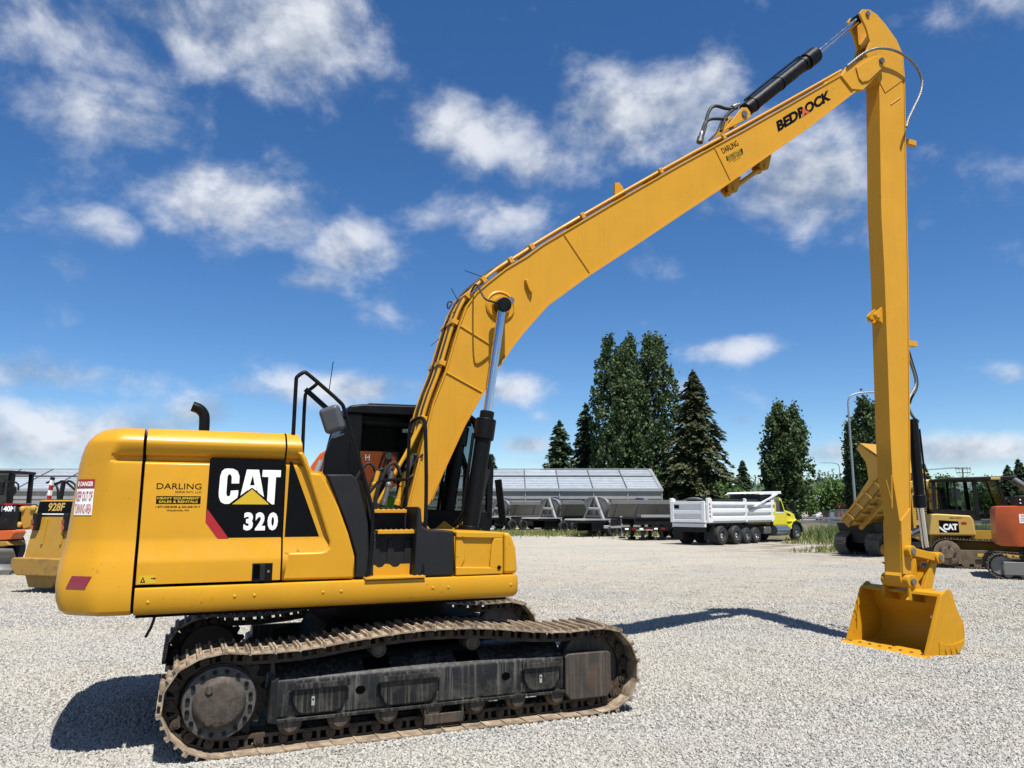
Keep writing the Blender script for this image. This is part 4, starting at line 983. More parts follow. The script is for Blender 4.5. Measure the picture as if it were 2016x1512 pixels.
boom_text('SALES & RENTALS', (338, 1132), (434, 1084), .028, YELV, boom, .03, 0, YB - .001)
boom_text('1-877-328-8308   360-668-7017', (342, 1152), (448, 1092), .02, DECB, boom, .0, 0, YB)
boom_text('Woodinville, Wa', (374, 1150), (426, 1120), .02, DECB, boom, .0, 0, YB)

# ---- stick (arm)
AY = .145
ar = [(1712, 19), (1726, 28), (1743, 47), (1765, 78), (1776, 103), (1780, 156), (1784, 417), (1787, 540), (1790, 860), (1791.5, 1060), (1792, 1128)]
al = [(1747 + 28, 1128), (1772, 1025), (1758, 936), (1754, 860), (1742.6, 540), (1736, 417), (1732, 161), (1716, 130), (1704, 104), (1713, 82), (1706, 56), (1696, 34), (1692, 26), (1698, 18)]
arp = [L(a, b, -AY) for a, b in ar]; alp = [L(a, b, -AY) for a, b in al]
SHX = L(1745, 75, -AY)
shaft = [q for q in arp if q[1] < 9.78] + [q for q in alp if q[1] < 9.12] + [(7.92, 9.45), (8.05, 9.70)]
shaft = [q for q in arp if q[1] < 9.78] + [(7.93, .97), (7.90, .86), (7.80, .83), (7.72, .90), (7.70, 1.0)] + [q for q in alp if q[1] < 9.12] + [(7.92, 9.45), (8.05, 9.70)]
stick = MB().prism(shaft, -AY + .01, AY - .01).build('stick', YEL2, EX, sharp=25)
MB().strip([q for q in arp if q[1] < 9.8], -AY - .003, AY + .003, .018).build('front_plate', YEL2, stick)
for s_ in (-1, 1):
    head = [q for q in arp if q[1] > 9.2] + [(8.25, 8.9), (8.02, 9.25)] + [q for q in alp if q[1] > 9.35]
    MB().prism(head, s_ * (AY - .035), s_ * (AY + .002)).build('head_plate', YEL2, stick, bevel=.005)
p, q = L(*C6(1410, 150), -AY), L(*C6(1350, 300), -AY)
MB().obox((p[0], 0, p[1]), (q[0], 0, q[1]), AY * 2 - .02, .03, (1, 0, .4)).build('head_rib', YEL2, stick)
ep = L(*C6(1322, 100), -AY)
MB().cyl((ep[0], -AY - .03, ep[1]), (ep[0], AY + .03, ep[1]), .045, seg=18).build('head_pin', STEEL, stick)
# side doubler plates low on the stick
dbl = [L(a, b, -AY) for a, b in [(1772, 1025), (1791, 1000), (1792, 1130), (1776, 1130)]]
for s_ in (-1, 1): MB().prism(dbl, s_ * (AY - .01), s_ * (AY + .02)).build('doubler', YEL2, stick, bevel=.004)
for a, b in (((1756, 935), (1757, 1000)), ((1772, 1050), (1787, 1042)), (C6(1490, 740), C6(1560, 690)), ((1745, 945), (1756, 985))):
    p, q = L(*a, -AY), L(*b, -AY); MB().tube([(p[0], -AY + .006, p[1]), (q[0], -AY + .006, q[1])], .009, 6).build('weld_seam', YEL2, stick)
# ears on the rear face
ex = interp([(a[1], a[0]) for a in sorted(alp, key=lambda q: q[1])], 5.05)
for yy in (-.05, .08):
    mb = MB().prism([(ex + .03, 4.86), (ex + .03, 5.18), (ex - .05, 5.12), (ex - .12, 5.08), (ex - .16, 5.02), (ex - .14, 4.95), (ex - .06, 4.93)], yy - .018, yy + .018)
    mb.cyl((ex - .10, yy - .03, 5.02), (ex - .10, yy + .03, 5.02), .05, seg=16); mb.build('ear', YEL2, stick)
for (px, py) in ((1797, 282), (1799, 677)):
    p = L(px, py, .05); MB().box(p[0] - .16, p[0] + .05, .02, .10, p[1] - .045, p[1] + .045).build('bracket', YEL2, stick)
# stick pipe and hoses
fx = [(q[0] + .04, q[1]) for q in arp if 2.9 < q[1] < 9.3]
pz = lambda z: interp(sorted([(b, a) for a, b in [(q[0] + .05, q[1]) for q in arp]]), z)
MB().tube([(pz(z), -.05, z) for z in (8.5, 7.5, 6.5, 5.5, 4.7)], .022, 8).build('stick_pipe', YEL2, EX)
MB().tube([(pz(z), .06, z) for z in (8.5, 7.5, 6.5, 5.5, 4.7)], .022, 8).build('stick_pipe', YEL2, EX)
for z in (8.3, 7.0, 5.8, 4.75): MB().box(pz(z) - .05, pz(z) + .035, -.09, .10, z - .03, z + .03).build('pipe_clamp', YEL2, EX)
BRD = mat('braided_steel_hose', (.30, .30, .29), .38, .7, var=.2, bump=.4, bscale=200)
def hose(pts, y, r=.022, m=BRD): MB().tube([P3(a, b, y if not isinstance(y, list) else y[i]) for i, (a, b) in enumerate(pts)], r, 10, 2).build('hydraulic_hose', m, EX)
hose([C6(1180, 470), C6(1290, 380), C6(1360, 350), C6(1420, 340), C6(1500, 350), C6(1590, 390), C6(1670, 470), C6(1705, 540), C6(1715, 600), C6(1695, 680), C6(1650, 770), C6(1615, 840), C6(1600, 900)], -.28)
hose([(1788, 700), (1795, 720), (1803, 745), (1803, 762), (1792, 778), (1787, 792), (1789, 805), (1798, 822), (1808, 830)], -.02)
hose([(1789, 690), (1798, 720), (1806, 745), (1806, 765), (1795, 782), (1791, 795)], .06, .018, RUB)
MB().tube([P3(1808, 828, 0), P3(1804, 834, 0), P3(1796, 836, 0)], .02, 8, 1).build('hydraulic_hose', RUB, EX)
# ---- stick cylinder on the boom
s0, s1, s2 = [Vector((q[0], 0, q[1])) for q in (L(1468, 217, 0), L(1605, 108, 0), L(1690, 38, 0))]
d = (s1 - s0).normalized()
bar = MB().cyl(s0, s1 - d * .25, .108, seg=28).build('stick_cylinder', BLK, EX)
MB().cyl(s1 - d * .30, s1, .135, seg=28).build('gland', BLK, bar, bevel=.02)
MB().cyl(s1 - d * .02, s2, .052, seg=24).build('piston_rod', CHR, bar)
MB().cyl((s2.x, -.1, s2.z), (s2.x, .1, s2.z), .08, seg=24).build('rod_eye', BLK, bar)
nrm = Vector((-d.z, 0, d.x))
MB().tube([s0 + nrm * .13 + d * .1, s0 + nrm * .14 + d * 1.0, s1 - d * .35 + nrm * .14], .018, 8).build('pipe', BLK, bar)
for t in (.12, .55, .95):
    q = s0.lerp(s1 - d * .3, t); MB().cyl(q - d * .02, q + d * .02, .118, seg=24).build('band', BLK, bar)
for s_ in (-1, 1):
    ear = [L(*C6(a, b), -.15) for a, b in [(300, 930), (430, 765), (465, 765), (490, 800), (490, 835)]]
    MB().prism(ear, s_ * .13, s_ * .17).build('cylinder_bracket', YEL2, boom, bevel=.006)
ep2 = L(*C6(450, 808), -.17); MB().cyl((ep2[0], -.19, ep2[1]), (ep2[0], .19, ep2[1]), .05, seg=18).build('bracket_pin', STEEL, boom)
for pts in ([C6(400, 765), C6(330, 775), C6(250, 745), C6(210, 765), C6(185, 830), C6(175, 900), C6(155, 965)], [C6(330, 845), C6(250, 840), C6(195, 845), C6(165, 880), C6(150, 960)],
            [C6(400, 750), C6(330, 800), C6(290, 850), C6(260, 940), C6(200, 995)], [C6(380, 770), C6(320, 820), C6(300, 880), C6(285, 930)]):
    MB().tube([P3(*q, -.1) for q in pts], .026 if pts[0][1] > 211 else .013, 8, 2).build('hydraulic_hose', RUB, EX)
p = P3(*C6(140, 985), -.1); MB().lathe([(.05, -.06), (.05, .03), (.035, .04), (.035, .1), (.03, .12)], p, (.3, 0, 1), 14).build('hose_coupling', STEEL, EX)
p = P3(*C6(385, 755), -.1); MB().lathe([(.04, -.06), (.04, .03), (.03, .04), (.03, .1)], p, (1, 0, .6), 14).build('hose_coupling', STEEL, EX)
# ---- bucket cylinder and linkage
c0, c1, c2 = [Vector((q[0], 0, q[1])) for q in (L(1797, 832, 0), L(1812, 1000, 0), L(1823, 1082, 0))]
d = (c1 - c0).normalized()
bar = MB().cyl(c0 - d * .05, c1, .078, seg=24).build('bucket_cylinder', BLK, EX)
MB().cyl(c1 - d * .2, c1, .098, seg=24).build('gland', BLK, bar, bevel=.012)
MB().cyl(c1, c2, .048, seg=20).build('piston_rod', CHR, bar)
MB().cyl((c2.x, -.08, c2.z - .03), (c2.x, .08, c2.z - .03), .07, seg=20).build('rod_eye', BLK, bar)
MB().tube([c0 + Vector((.1, -.03, -.1)), c0.lerp(c1, .5) + Vector((.12, -.03, 0)), c1 + Vector((.12, -.03, .1))], .016, 8).build('pipe', BLK, bar)
a1 = L(1791, 1085, -.2); a2 = L(1845, 1098, -.2); bp = L(1794, 1145, -.22); b2 = (8.19, .70)
for s_ in (-1, 1):
    d2 = (Vector((a2[0], a2[1])) - Vector((a1[0], a1[1])))
    MB().obox((a1[0], s_ * .20, a1[1]), (a2[0], s_ * .20, a2[1]), .05, .12).build('guide_link', BKY, EX, bevel=.01)
mb = MB()
for q, w in ((a1, .26), (a2, .26)): mb.cyl((q[0], -w, q[1]), (q[0], w, q[1]), .085, seg=24)
mb.build('link_boss', BKY, EX, bevel=.012)
mb = MB()
for q, w in ((a1, .275), (a2, .275), (bp, .28)): mb.cyl((q[0], -w, q[1]), (q[0], w, q[1]), .045, seg=18)
mb.build('link_pin', STEEL, EX)
MB().cyl((bp[0], -.245, bp[1]), (bp[0], .245, bp[1]), .10, seg=24).build('bucket_pin_boss', BKY, EX, bevel=.012)
mb = MB()
for s_ in (-1, 1): mb.prism([(a2[0] - .07, a2[1]), (a2[0] + .06, a2[1] - .02), (b2[0] + .10, b2[1]), (b2[0] - .10, b2[1])], s_ * .10, s_ * .17)
mb.prism([(a2[0] - .04, a2[1] - .15), (a2[0] + .0, a2[1] - .15), (b2[0] + .05, b2[1] + .03), (b2[0], b2[1] + .03)], -.10, .10)
mb.build('power_link', BKY, EX, bevel=.008)
# ---- bucket
BW = .69
BKP = [(7.42, -.060), (7.60, -.062), (7.85, -.062), (8.00, -.05), (8.10, -.015), (8.175, .06), (8.215, .18), (8.22, .32), (8.18, .43), (8.12, .52), (8.085, .62), (8.06, .70), (8.02, .775), (7.95, .80), (7.82, .765)]
bk = MB().strip(BKP, -BW, BW, .022).build('bucket', BKY, EX, sharp=50)
SP = [(7.43, -.062), (7.85, -.064), (8.00, -.052), (8.10, -.018), (8.18, .06), (8.222, .18), (8.226, .33), (8.185, .44), (8.125, .53), (8.09, .63), (8.066, .70), (8.035, .80), (7.99, .845), (7.94, .85), (7.88, .81), (7.81, .765)]
for s_ in (-1, 1):
    sp_ = MB().prism(SP, s_ * BW, s_ * (BW + .022)).build('side_plate', BKY, bk, bevel=.004)
    MB().prism([(7.66, -.055), (7.98, -.045), (8.08, -.01), (8.17, .075), (8.20, .15), (8.10, .125), (7.95, .095), (7.80, .105), (7.68, .14)], s_ * (BW + .022), s_ * (BW + .036)).build('wear_plate', BKY, sp_, bevel=.003)
    for k in range(3):
        x = 7.80 + .11 * k; MB().tube([(x - .01, s_ * (BW + .038), .065), (x - .02, s_ * (BW + .04), .03), (x - .01, s_ * (BW + .038), -.02)], .014, 8, 1).build('weld_plug', BKY, sp_)
    MB().prism([(7.40, -.064), (7.62, -.064), (7.62, -.03), (7.40, -.045)], s_ * (BW - .25), s_ * (BW + .03)).build('corner_shoe', BKY, bk)
    MB().obox((7.43, s_ * (BW - .006), -.04), (7.81, s_ * (BW - .006), .75), .03, .05, (1, 0, -.5)).build('side_edge', BKY, bk)
ce = MB().prism([(7.30, -.070), (7.52, -.058), (7.52, -.030), (7.42, -.024), (7.30, -.052)], -BW - .05, BW + .05).build('cutting_edge', BKY, bk, bevel=.005)
MB().prism([(7.285, -.072), (7.36, -.070), (7.36, -.049), (7.30, -.051)], -BW - .045, BW + .045).build('worn_lip', STEEL, ce)
for k in range(8):
    y = lerp(-BW + .06, BW - .06, k / 7); MB().lathe([(.024, 0), (.024, .012), (.012, .018), (.0001, .018)], (7.44, y, -.027), (0, 0, 1), 8).build('bolt', RUSTB, ce)
MB().prism([(7.80, .745), (8.05, .72), (8.02, .79), (7.95, .815), (7.82, .79)], -BW, BW).build('top_bar', BKY, bk, bevel=.008)
for yy in (-.235, .20):
    MB().prism([(7.70, .66), (7.745, .70), (7.76, .98), (7.81, 1.02), (7.90, 1.01), (7.95, .92), (8.04, .80), (8.30, .80), (8.28, .66), (8.1, .6)], yy, yy + .035).build('hanger_ear', BKY, bk, bevel=.006)
MB().lathe([(.022, 0), (.022, .01), (.0001, .012)], (8.165, -.25, .40), (-1, 0, .1), 14).build('drain_plug', WHT, bk)

MB().tube([(-2.35, -1.0, 1.14), (-2.37, -1.02, 1.0), (-2.42, -1.05, .90)], .012, 8, 1).build('drain_hose', RUB, EX)
# ================================================================ background setting
def leaf_mat(name, c, c2, sc=.9):
    m = bpy.data.materials.new(name); m.use_nodes = True
    nt = m.node_tree; N = nt.nodes; b = N['Principled BSDF']; lk = nt.links.new
    g_ = N.new('ShaderNodeNewGeometry'); n = N.new('ShaderNodeTexNoise'); lk(g_.outputs['Position'], n.inputs['Vector']); n.inputs['Scale'].default_value = sc; n.inputs['Detail'].default_value = 4
    r_ = N.new('ShaderNodeMath'); r_.operation = 'ADD'; lk(n.outputs[0], r_.inputs[0])
    r2 = N.new('ShaderNodeMath'); r2.operation = 'MULTIPLY_ADD'; lk(g_.outputs['Random Per Island'], r2.inputs[0]); r2.inputs[1].default_value = .5; r2.inputs[2].default_value = -.25
    lk(r2.outputs[0], r_.inputs[1])
    mr_ = N.new('ShaderNodeMapRange'); lk(r_.outputs[0], mr_.inputs[0]); mr_.inputs[1].default_value = .3; mr_.inputs[2].default_value = .75
    mx = N.new('ShaderNodeMix'); mx.data_type = 'RGBA'; lk(mr_.outputs[0], mx.inputs['Factor']); mx.inputs['A'].default_value = (*c, 1); mx.inputs['B'].default_value = (*c2, 1)
    lk(mx.outputs['Result'], b.inputs['Base Color']); b.inputs['Roughness'].default_value = .6; b.inputs['Specular IOR Level'].default_value = .3
    tr = N.new('ShaderNodeBsdfTranslucent'); lk(mx.outputs['Result'], tr.inputs['Color'])
    ms = N.new('ShaderNodeMixShader'); ms.inputs[0].default_value = .28; lk(b.outputs[0], ms.inputs[1]); lk(tr.outputs[0], ms.inputs[2])
    lk(ms.outputs[0], N['Material Output'].inputs['Surface'])
    return m
LF_CON = leaf_mat('conifer_needles', (0.0339, 0.0628, 0.0339), (0.0783, 0.1149, 0.0548))
LF_CED = leaf_mat('cedar_foliage', (0.0391, 0.0600, 0.0261), (0.1109, 0.1149, 0.0522))
LF_POP = leaf_mat('poplar_leaves', (.036, .066, .026), (.098, .140, .052))
LF_DEC = leaf_mat('broad_leaves', (0.0522, 0.1109, 0.0286), (0.1370, 0.2154, 0.0522))
LF_FAR = leaf_mat('far_canopy', (0.0456, 0.0783, 0.0444), (0.0979, 0.1435, 0.0653), .12)
LF_GRS = leaf_mat('grass_blades', (0.1175, 0.1566, 0.0391), (0.2871, 0.2740, 0.1044), .4)
LF_WED = leaf_mat('tall_weeds', (0.0653, 0.1175, 0.0326), (0.1957, 0.2088, 0.0783), .5)
BARK = mat('bark', (.09, .065, .045), .85, var=.3, scale=8, bump=.5, bscale=14)

def quads_mesh(name, items, m):
    """items: (centre, dir, normal, len, wid) -> one mesh of small leaf-spray faces"""
    v = []; f = []
    for c, d, n_, l_, w in items:
        s_ = d.cross(n_)
        if s_.length < 1e-4: s_ = d.orthogonal()
        s_.normalize(); o = len(v)
        v += [tuple(c - d * l_ * .5), tuple(c - s_ * w * .5 + d * l_ * .05), tuple(c + d * l_ * .5), tuple(c + s_ * w * .5 + d * l_ * .05)]
        f.append((o, o + 1, o + 2, o + 3))
    me = bpy.data.meshes.new(name); me.from_pydata(v, [], f); me.materials.append(m)
    return me
def rdir(r):
    z = r.uniform(-1, 1); a = r.uniform(0, 2 * math.pi); q = math.sqrt(1 - z * z); return Vector((q * math.cos(a), q * math.sin(a), z))
def put(me, name, parent):
    o = bpy.data.objects.new(name, me); col.objects.link(o); o.parent = parent; return o
def conifer(loc, h, rad, seed, label, m=LF_CON, group='conifers behind the yard', dens=1.0, droop=.35, z0=.06):
    r = random.Random(seed); t = thing('conifer_tree', label, 'tree', loc, 0, group)
    MB().cyl((0, 0, 0), (0, 0, h * .97), h * .018, .03, 10).build('trunk', BARK, t)
    it = []; mb = MB(); nb = int(230 * dens)
    for k in range(nb):
        q = (k + r.random()) / nb; q = q ** .85
        z = h * lerp(z0, .99, q); ln = rad * ((1 - q) ** .75 + .035) * r.uniform(.62, 1.12) * (1.15 if r.random() < .12 else 1)
        a = r.uniform(0, 2 * math.pi); dr = droop * r.uniform(.4, 1.3)
        d = Vector((math.cos(a), math.sin(a), 0)); side = Vector((-d.y, d.x, 0))
        if ln > .8 and k % 2 == 0: mb.obox((0, 0, z), tuple(d * ln * .8 + Vector((0, 0, z - dr * ln * .5))), .06, .06)
        n = max(6, int(ln * 20))
        for j in range(n):
            u = (j + r.random()) / n
            c = d * (ln * u) + side * (r.gauss(0, .16) * ln * (1 - u * .5) * .8) + Vector((0, 0, z - dr * ln * u * u + r.gauss(0, .10) + (.12 * ln * u if q > .8 else 0)))
            dd = (d + side * r.gauss(0, .5) + Vector((0, 0, -.35 + r.gauss(0, .3)))).normalized()
            it.append((c, dd, (Vector((0, 0, 1)) + rdir(r) * .7).normalized(), r.uniform(.45, .95), r.uniform(.26, .5)))
    for k in range(14): it.append((Vector((r.gauss(0, .07), r.gauss(0, .07), h * (.97 + .035 * r.random()))), Vector((r.gauss(0, .2), r.gauss(0, .2), 1)).normalized(), rdir(r), .5, .2))
    if mb.v: mb.build('limbs', BARK, t)
    put(quads_mesh('crown', it, m), 'crown', t); return t
def poplar(loc, h, rad, seed, label, m=LF_POP, group='poplars behind the yard', n=230, leaders=2, low=.05):
    r = random.Random(seed); t = thing('poplar_tree', label, 'tree', loc, 0, group)
    MB().cyl((0, 0, 0), (0, 0, h * .9), rad * .16, .05, 10).build('trunk', BARK, t)
    it = []; mb = MB()
    lds = [(r.uniform(-.42, .42) * rad, r.uniform(-.4, .4) * rad, r.uniform(.88, 1.0)) for _ in range(leaders)]; lds[0] = (lds[0][0] * .4, 0, 1.0)
    for k in range(n):
        lx, ly, lh = lds[k % leaders]; q = low + (1 - low) * ((k + r.random()) / n); z = h * lh * q
        env = rad * (.30 + .72 * math.sin(math.pi * min(1, (q * .86 + .12))) ** .7) * (1.0 - .32 * max(0, q - .45)) * (1 if q < .8 else (1.12 - q) / .32 + .06)
        a = r.uniform(0, 2 * math.pi); rr = env * math.sqrt(r.uniform(.12, 1)) * (1 if r.random() > .1 else 1.18)
        k2 = min(1, q * 1.6)
        base = Vector((lx * k2 + math.cos(a) * rr * .8, ly * k2 + math.sin(a) * rr * .8, z))
        if k % 5 == 0: mb.obox((lx * k2 * .5, ly * k2 * .5, max(.5, z - rr * 1.4)), tuple(base), .05, .05)
        s_ = r.uniform(.55, 1.0)
        for j in range(44):
            g_ = Vector((r.gauss(0, .34), r.gauss(0, .34), r.gauss(0, .62))) * s_
            it.append((base + g_, (rdir(r) + Vector((0, 0, .8))).normalized(), rdir(r), r.uniform(.30, .56), r.uniform(.26, .46)))
    mb.build('limbs', BARK, t)
    put(quads_mesh('crown', it, m), 'crown', t); return t
def broad(loc, h, rad, seed, label, m=LF_DEC, name='broadleaf_tree', group='leafy trees beyond the yard', n=90, cat='tree'):
    r = random.Random(seed); t = thing(name, label, cat, loc, 0, group)
    MB().cyl((0, 0, 0), (0, 0, h * .6), rad * .09, rad * .04, 8).build('trunk', BARK, t)
    it = []; mb = MB()
    for k in range(n):
        d = rdir(r); p = Vector((d.x * rad, d.y * rad, h * .56 + d.z * h * .42)) * 1.0
        p = Vector((p.x * r.uniform(.4, 1), p.y * r.uniform(.4, 1), p.z))
        if k % 6 == 0: mb.obox((0, 0, h * .35), tuple(p), .07, .07)
        s_ = r.uniform(.6, 1.1) * rad * .28
        for j in range(30):
            it.append((p + Vector((r.gauss(0, 1), r.gauss(0, 1), r.gauss(0, .7))) * s_, rdir(r), (rdir(r) + Vector((0, 0, .8))).normalized(), r.uniform(.3, .6), r.uniform(.25, .5)))
    mb.build('limbs', BARK, t)
    put(quads_mesh('crown', it, m), 'crown', t); return t
def tree_at(fn, px, top, hw, Y, seed, label, **k):
    b = at_dist(px, 1000, Y); b.z = GZ; tp = at_dist(px, top, Y)
    return fn(b, tp.z - GZ, hw / F * Y, seed, label, **k)
tree_at(conifer, 1103, 829, 62, 104, 1, 'shorter dark conifer at the left end of the tree row above the greenhouse')
tree_at(conifer, 1156, 794, 58, 108, 2, 'slim blue green conifer just left of the tallest poplars')
tree_at(poplar, 1212, 667, 58, 103, 3, 'leftmost of the three tallest poplars behind the greenhouse', n=330)
tree_at(poplar, 1250, 668, 56, 104, 4, 'middle one of the three tallest poplars behind the greenhouse', n=310)
tree_at(poplar, 1286, 664, 56, 103, 5, 'rightmost of the three tallest poplars behind the greenhouse', n=330)
tree_at(conifer, 1374, 730, 100, 98, 6, 'big ragged cedar with brownish drooping sprays right of the tall poplars', m=LF_CED, dens=1.7, droop=.5, z0=.02)
tree_at(conifer, 1466, 908, 30, 140, 7, 'small distant conifer between the cedar and the single poplar')
tree_at(poplar, 1546, 798, 48, 108, 8, 'single broad poplar standing behind the dump truck cab', n=420, leaders=4)
tree_at(poplar, 1713, 790, 34, 100, 9, 'dark poplar half hidden behind the excavator stick', n=230)
tree_at(poplar, 1690, 834, 22, 104, 10, 'slim poplar beside the tall street lamp pole', n=150)
tree_at(conifer, 967, 896, 30, 96, 11, 'dark conifer top peeping out beside the excavator cab')
tree_at(broad, 1646, 948, 30, 120, 12, 'fresh green round tree behind the white roadside sign')
tree_at(broad, 1608, 962, 34, 150, 13, 'leafy tree beyond the road right of the dump truck')
tree_at(broad, 1425, 955, 40, 96, 14, 'bushy tree at the foot of the ragged cedar', n=110)
tree_at(broad, 1320, 950, 46, 100, 15, 'leafy undergrowth tree below the tall poplars behind the greenhouse corner', n=110)
tree_at(broad, 1250, 900, 70, 108, 27, 'wide leafy tree filling the foot of the tall poplars', m=LF_POP, n=150)
tree_at(conifer, 1826, 912, 26, 170, 16, 'distant conifer right of the excavator stick above the yellow carrier')
tree_at(broad, 1862, 938, 26, 175, 17, 'rounded far tree between the stick and the utility pole')
tree_at(conifer, 1992, 918, 36, 120, 18, 'dark conifer above the orange excavator, left of the frame edge pair')
tree_at(conifer, 2014, 905, 34, 125, 19, 'dark conifer cut by the right edge of the picture')
tree_at(broad, 1950, 945, 32, 160, 20, 'dull green far tree behind the bulldozer roof')
# wooded hills far away
def far_wood(name, prof, Y, th, seed, n):
    r = random.Random(seed); mb = MB(); rws = []
    for k in range(5):
        q = k / 4; rw = []
        for px, py in prof:
            p = at_dist(px, py, Y + th * q); zz = lerp(-.06, p.z - 3, math.sin(q * math.pi / 2)); rw.append((p.x, Y + th * q, zz))
        rws.append(rw)
    o = mb.grid(rws).build(name, LF_FAR, sharp=180); tag(o, kind='structure')
    it = []
    for k in range(n):
        i = r.randrange(len(prof) - 1); t = r.random(); q = r.random()
        px = lerp(prof[i][0], prof[i + 1][0], t); py = lerp(prof[i][1], prof[i + 1][1], t)
        p = at_dist(px, py, Y + th * q); z = max(1, lerp(0, p.z - 3, math.sin(q * math.pi / 2)) + r.uniform(-2, 1.5)); tall = r.random() < .10
        c = Vector((p.x, Y + th * q, z))
        s_ = r.uniform(1.2, 2.6)
        for j in range(14):
            g_ = rdir(r) * s_ * r.uniform(.5, 1)
            if tall: g_ = Vector((g_.x * (.25 + .2 * j / 14), g_.y * .3, j / 14 * 8))
            it.append((c + g_, rdir(r), (rdir(r) + Vector((0, -.6, .8))).normalized(), r.uniform(1, 2.0), r.uniform(.8, 1.5)))
    w = bpy.data.objects.new('far_wood', quads_mesh('far_wood', it, LF_FAR)); col.objects.link(w); tag(w, kind='stuff')
far_wood('wooded_hill', [(-200, 985), (300, 975), (800, 968), (1000, 960), (1300, 955), (1440, 950), (1520, 942), (1590, 938), (1640, 936), (1700, 940), (1780, 948), (1860, 958), (1940, 962), (2020, 960), (2200, 955), (2500, 960)], 420, 160, 5, 2600)
# road beyond the fence, verge and weeds
ROADM = mat('asphalt', (.085, .085, .088), .8, var=.15, scale=.6)
VERGE = mat('rough_grass_ground', (.14, .14, .06), .95, var=.35, scale=.5, dirt=((.27, .22, .14), .5, .35), bump=.8, bscale=3)
def sheet(name, pts, dz, m):
    mb = MB(); mb.add([(x, y, GZ + dz) for x, y in pts], [tuple(range(len(pts)))]); o = mb.build(name, m); tag(o, kind='structure'); return o
sheet('road', [(-60, 108), (160, 100), (170, 128), (-60, 138)], .012, ROADM)
sheet('verge', [(19.0, 45), (20.5, 38.5), (26, 36.5), (60, 40), (160, 70), (165, 99), (14, 107), (15, 70), (18, 52)], .008, VERGE)
sheet('verge', [(-20, 66), (-4, 63), (10, 60), (20, 58), (22, 64), (10, 72), (-20, 76)], .008, VERGE)
def blades(name, spots, n, hmin, hmax, m, seed, lean=.3, wid=.03):
    r = random.Random(seed); v = []; f = []
    for k in range(n):
        x, y = spots(r); h = r.uniform(hmin, hmax); a = r.uniform(0, 6.28); o = len(v); w = wid * r.uniform(.7, 1.6)
        dx, dy = math.cos(a) * w, math.sin(a) * w; lx, ly = r.gauss(0, lean) * h, r.gauss(0, lean) * h
        v += [(x - dx, y - dy, GZ), (x + dx, y + dy, GZ), (x + lx, y + ly, GZ + h)]; f.append((o, o + 1, o + 2))
    me = bpy.data.meshes.new(name); me.from_pydata(v, [], f); me.materials.append(m)
    o = bpy.data.objects.new(name, me); col.objects.link(o); tag(o, kind='stuff')
def sp1(r):
    while True:
        y = r.uniform(35, 58); x = r.uniform(15.5, 38) + (y - 45) * .42
        k = mnoise.noise((x * .25, y * .25, 1))
        if (x - 16.5 - (y - 45) * .30) * .16 + k * .8 > r.random() * .9: return x, y
def sp2(r):
    while True:
        y = r.gauss(53, 5); x = r.uniform(17.5, 44) + (y - 50) * .4
        if y > 44 and (x - 19.5 - (y - 50) * .35) * .22 + mnoise.noise((x * .3, y * .3, 4)) * .8 > r.random() * .8: return x, y
def sp3(r): return r.uniform(-8, 18), r.gauss(61, 2.2)
blades('grass', sp1, 34000, .08, .30, LF_GRS, 31)
blades('weeds', sp2, 34000, .30, 1.0, LF_WED, 32, .3, .05)
blades('grass', sp3, 9000, .10, .45, LF_GRS, 33)

# ---------------------------------------------------------------- greenhouse
GHR = mat('greenhouse_glazing', (.52, .57, .62), .22, var=.14, scale=1.4, spec=.7, bump=.1, bscale=3, rand=.12)
GHF = mat('galvanised_frame', (.50, .52, .54), .4, .4, var=.1)
GHD = mat('dark_purlin', (.10, .11, .12), .5, var=.1)
GHW = mat('greenhouse_wall', (.34, .33, .31), .5, var=.18, scale=.8)
Ye, Yr = 80.0, 86.5
e0 = at_dist(1303, 966, Ye); r0 = at_dist(1276, 925, Yr)
XE = e0.x; ZE = e0.z; ZR = r0.z; NB = 26; BWD = 3.55
gh = thing('greenhouse', 'long low greenhouse with pale glazed roof behind the trailers', 'greenhouse', (XE, Ye, GZ))
def ghp(x, q, lift=0.0):     # q 0 at the eave, 1 at the ridge
    return Vector((x, q * (Yr - Ye), lerp(ZE, ZR, q) - GZ + lift))
n_slope = Vector((0, -(ZR - ZE), (Yr - Ye))).normalized()
for k in range(NB):
    x1, x0 = -k * BWD, -(k + 1) * BWD
    for (q0, q1) in (((0, .34), (.34, .66), (.66, 1)) if k == 0 else ((0, .64), (.64, 1))):
        mb = MB(); nr = max(3, int((q1 - q0) * 14))
        for j in range(nr):     # overlapping glazing strips, each a little tilted
            a, b = lerp(q0, q1, j / nr), lerp(q0, q1, (j + 1) / nr)
            P = [ghp(x0 + .05, a, .03), ghp(x1 - .05, a, .03), ghp(x1 - .05, b, -.01), ghp(x0 + .05, b, -.01)]
            mb.add(P + [p - n_slope * .03 for p in P], [(0, 1, 2, 3), (7, 6, 5, 4), (0, 4, 5, 1), (1, 5, 6, 2), (2, 6, 7, 3), (3, 7, 4, 0)])
        mb.build('roof_panel', GHR, gh, sharp=10)
for k in range(NB + 1):
    x = -k * BWD; MB().obox(ghp(x, -.01, .05), ghp(x, 1, .05), .10 if k else .35, .10).build('rafter', GHD if k else GHF, gh)
for q, m_ in ((.0, GHF), (.64, GHD), (1.0, GHF)): MB().obox(ghp(-NB * BWD, q, .09), ghp(.1, q, .09), .14 if q else .3, .10 if q else .3).build('purlin', m_, gh)
MB().box(-NB * BWD, 0, .05, .12, 0, ZE - GZ).build('wall', GHW, gh)
for z in (1.1, 2.2, 3.0): MB().box(-NB * BWD, .02, -.02, .06, z, z + .12).build('wall_rail', GHF, gh)
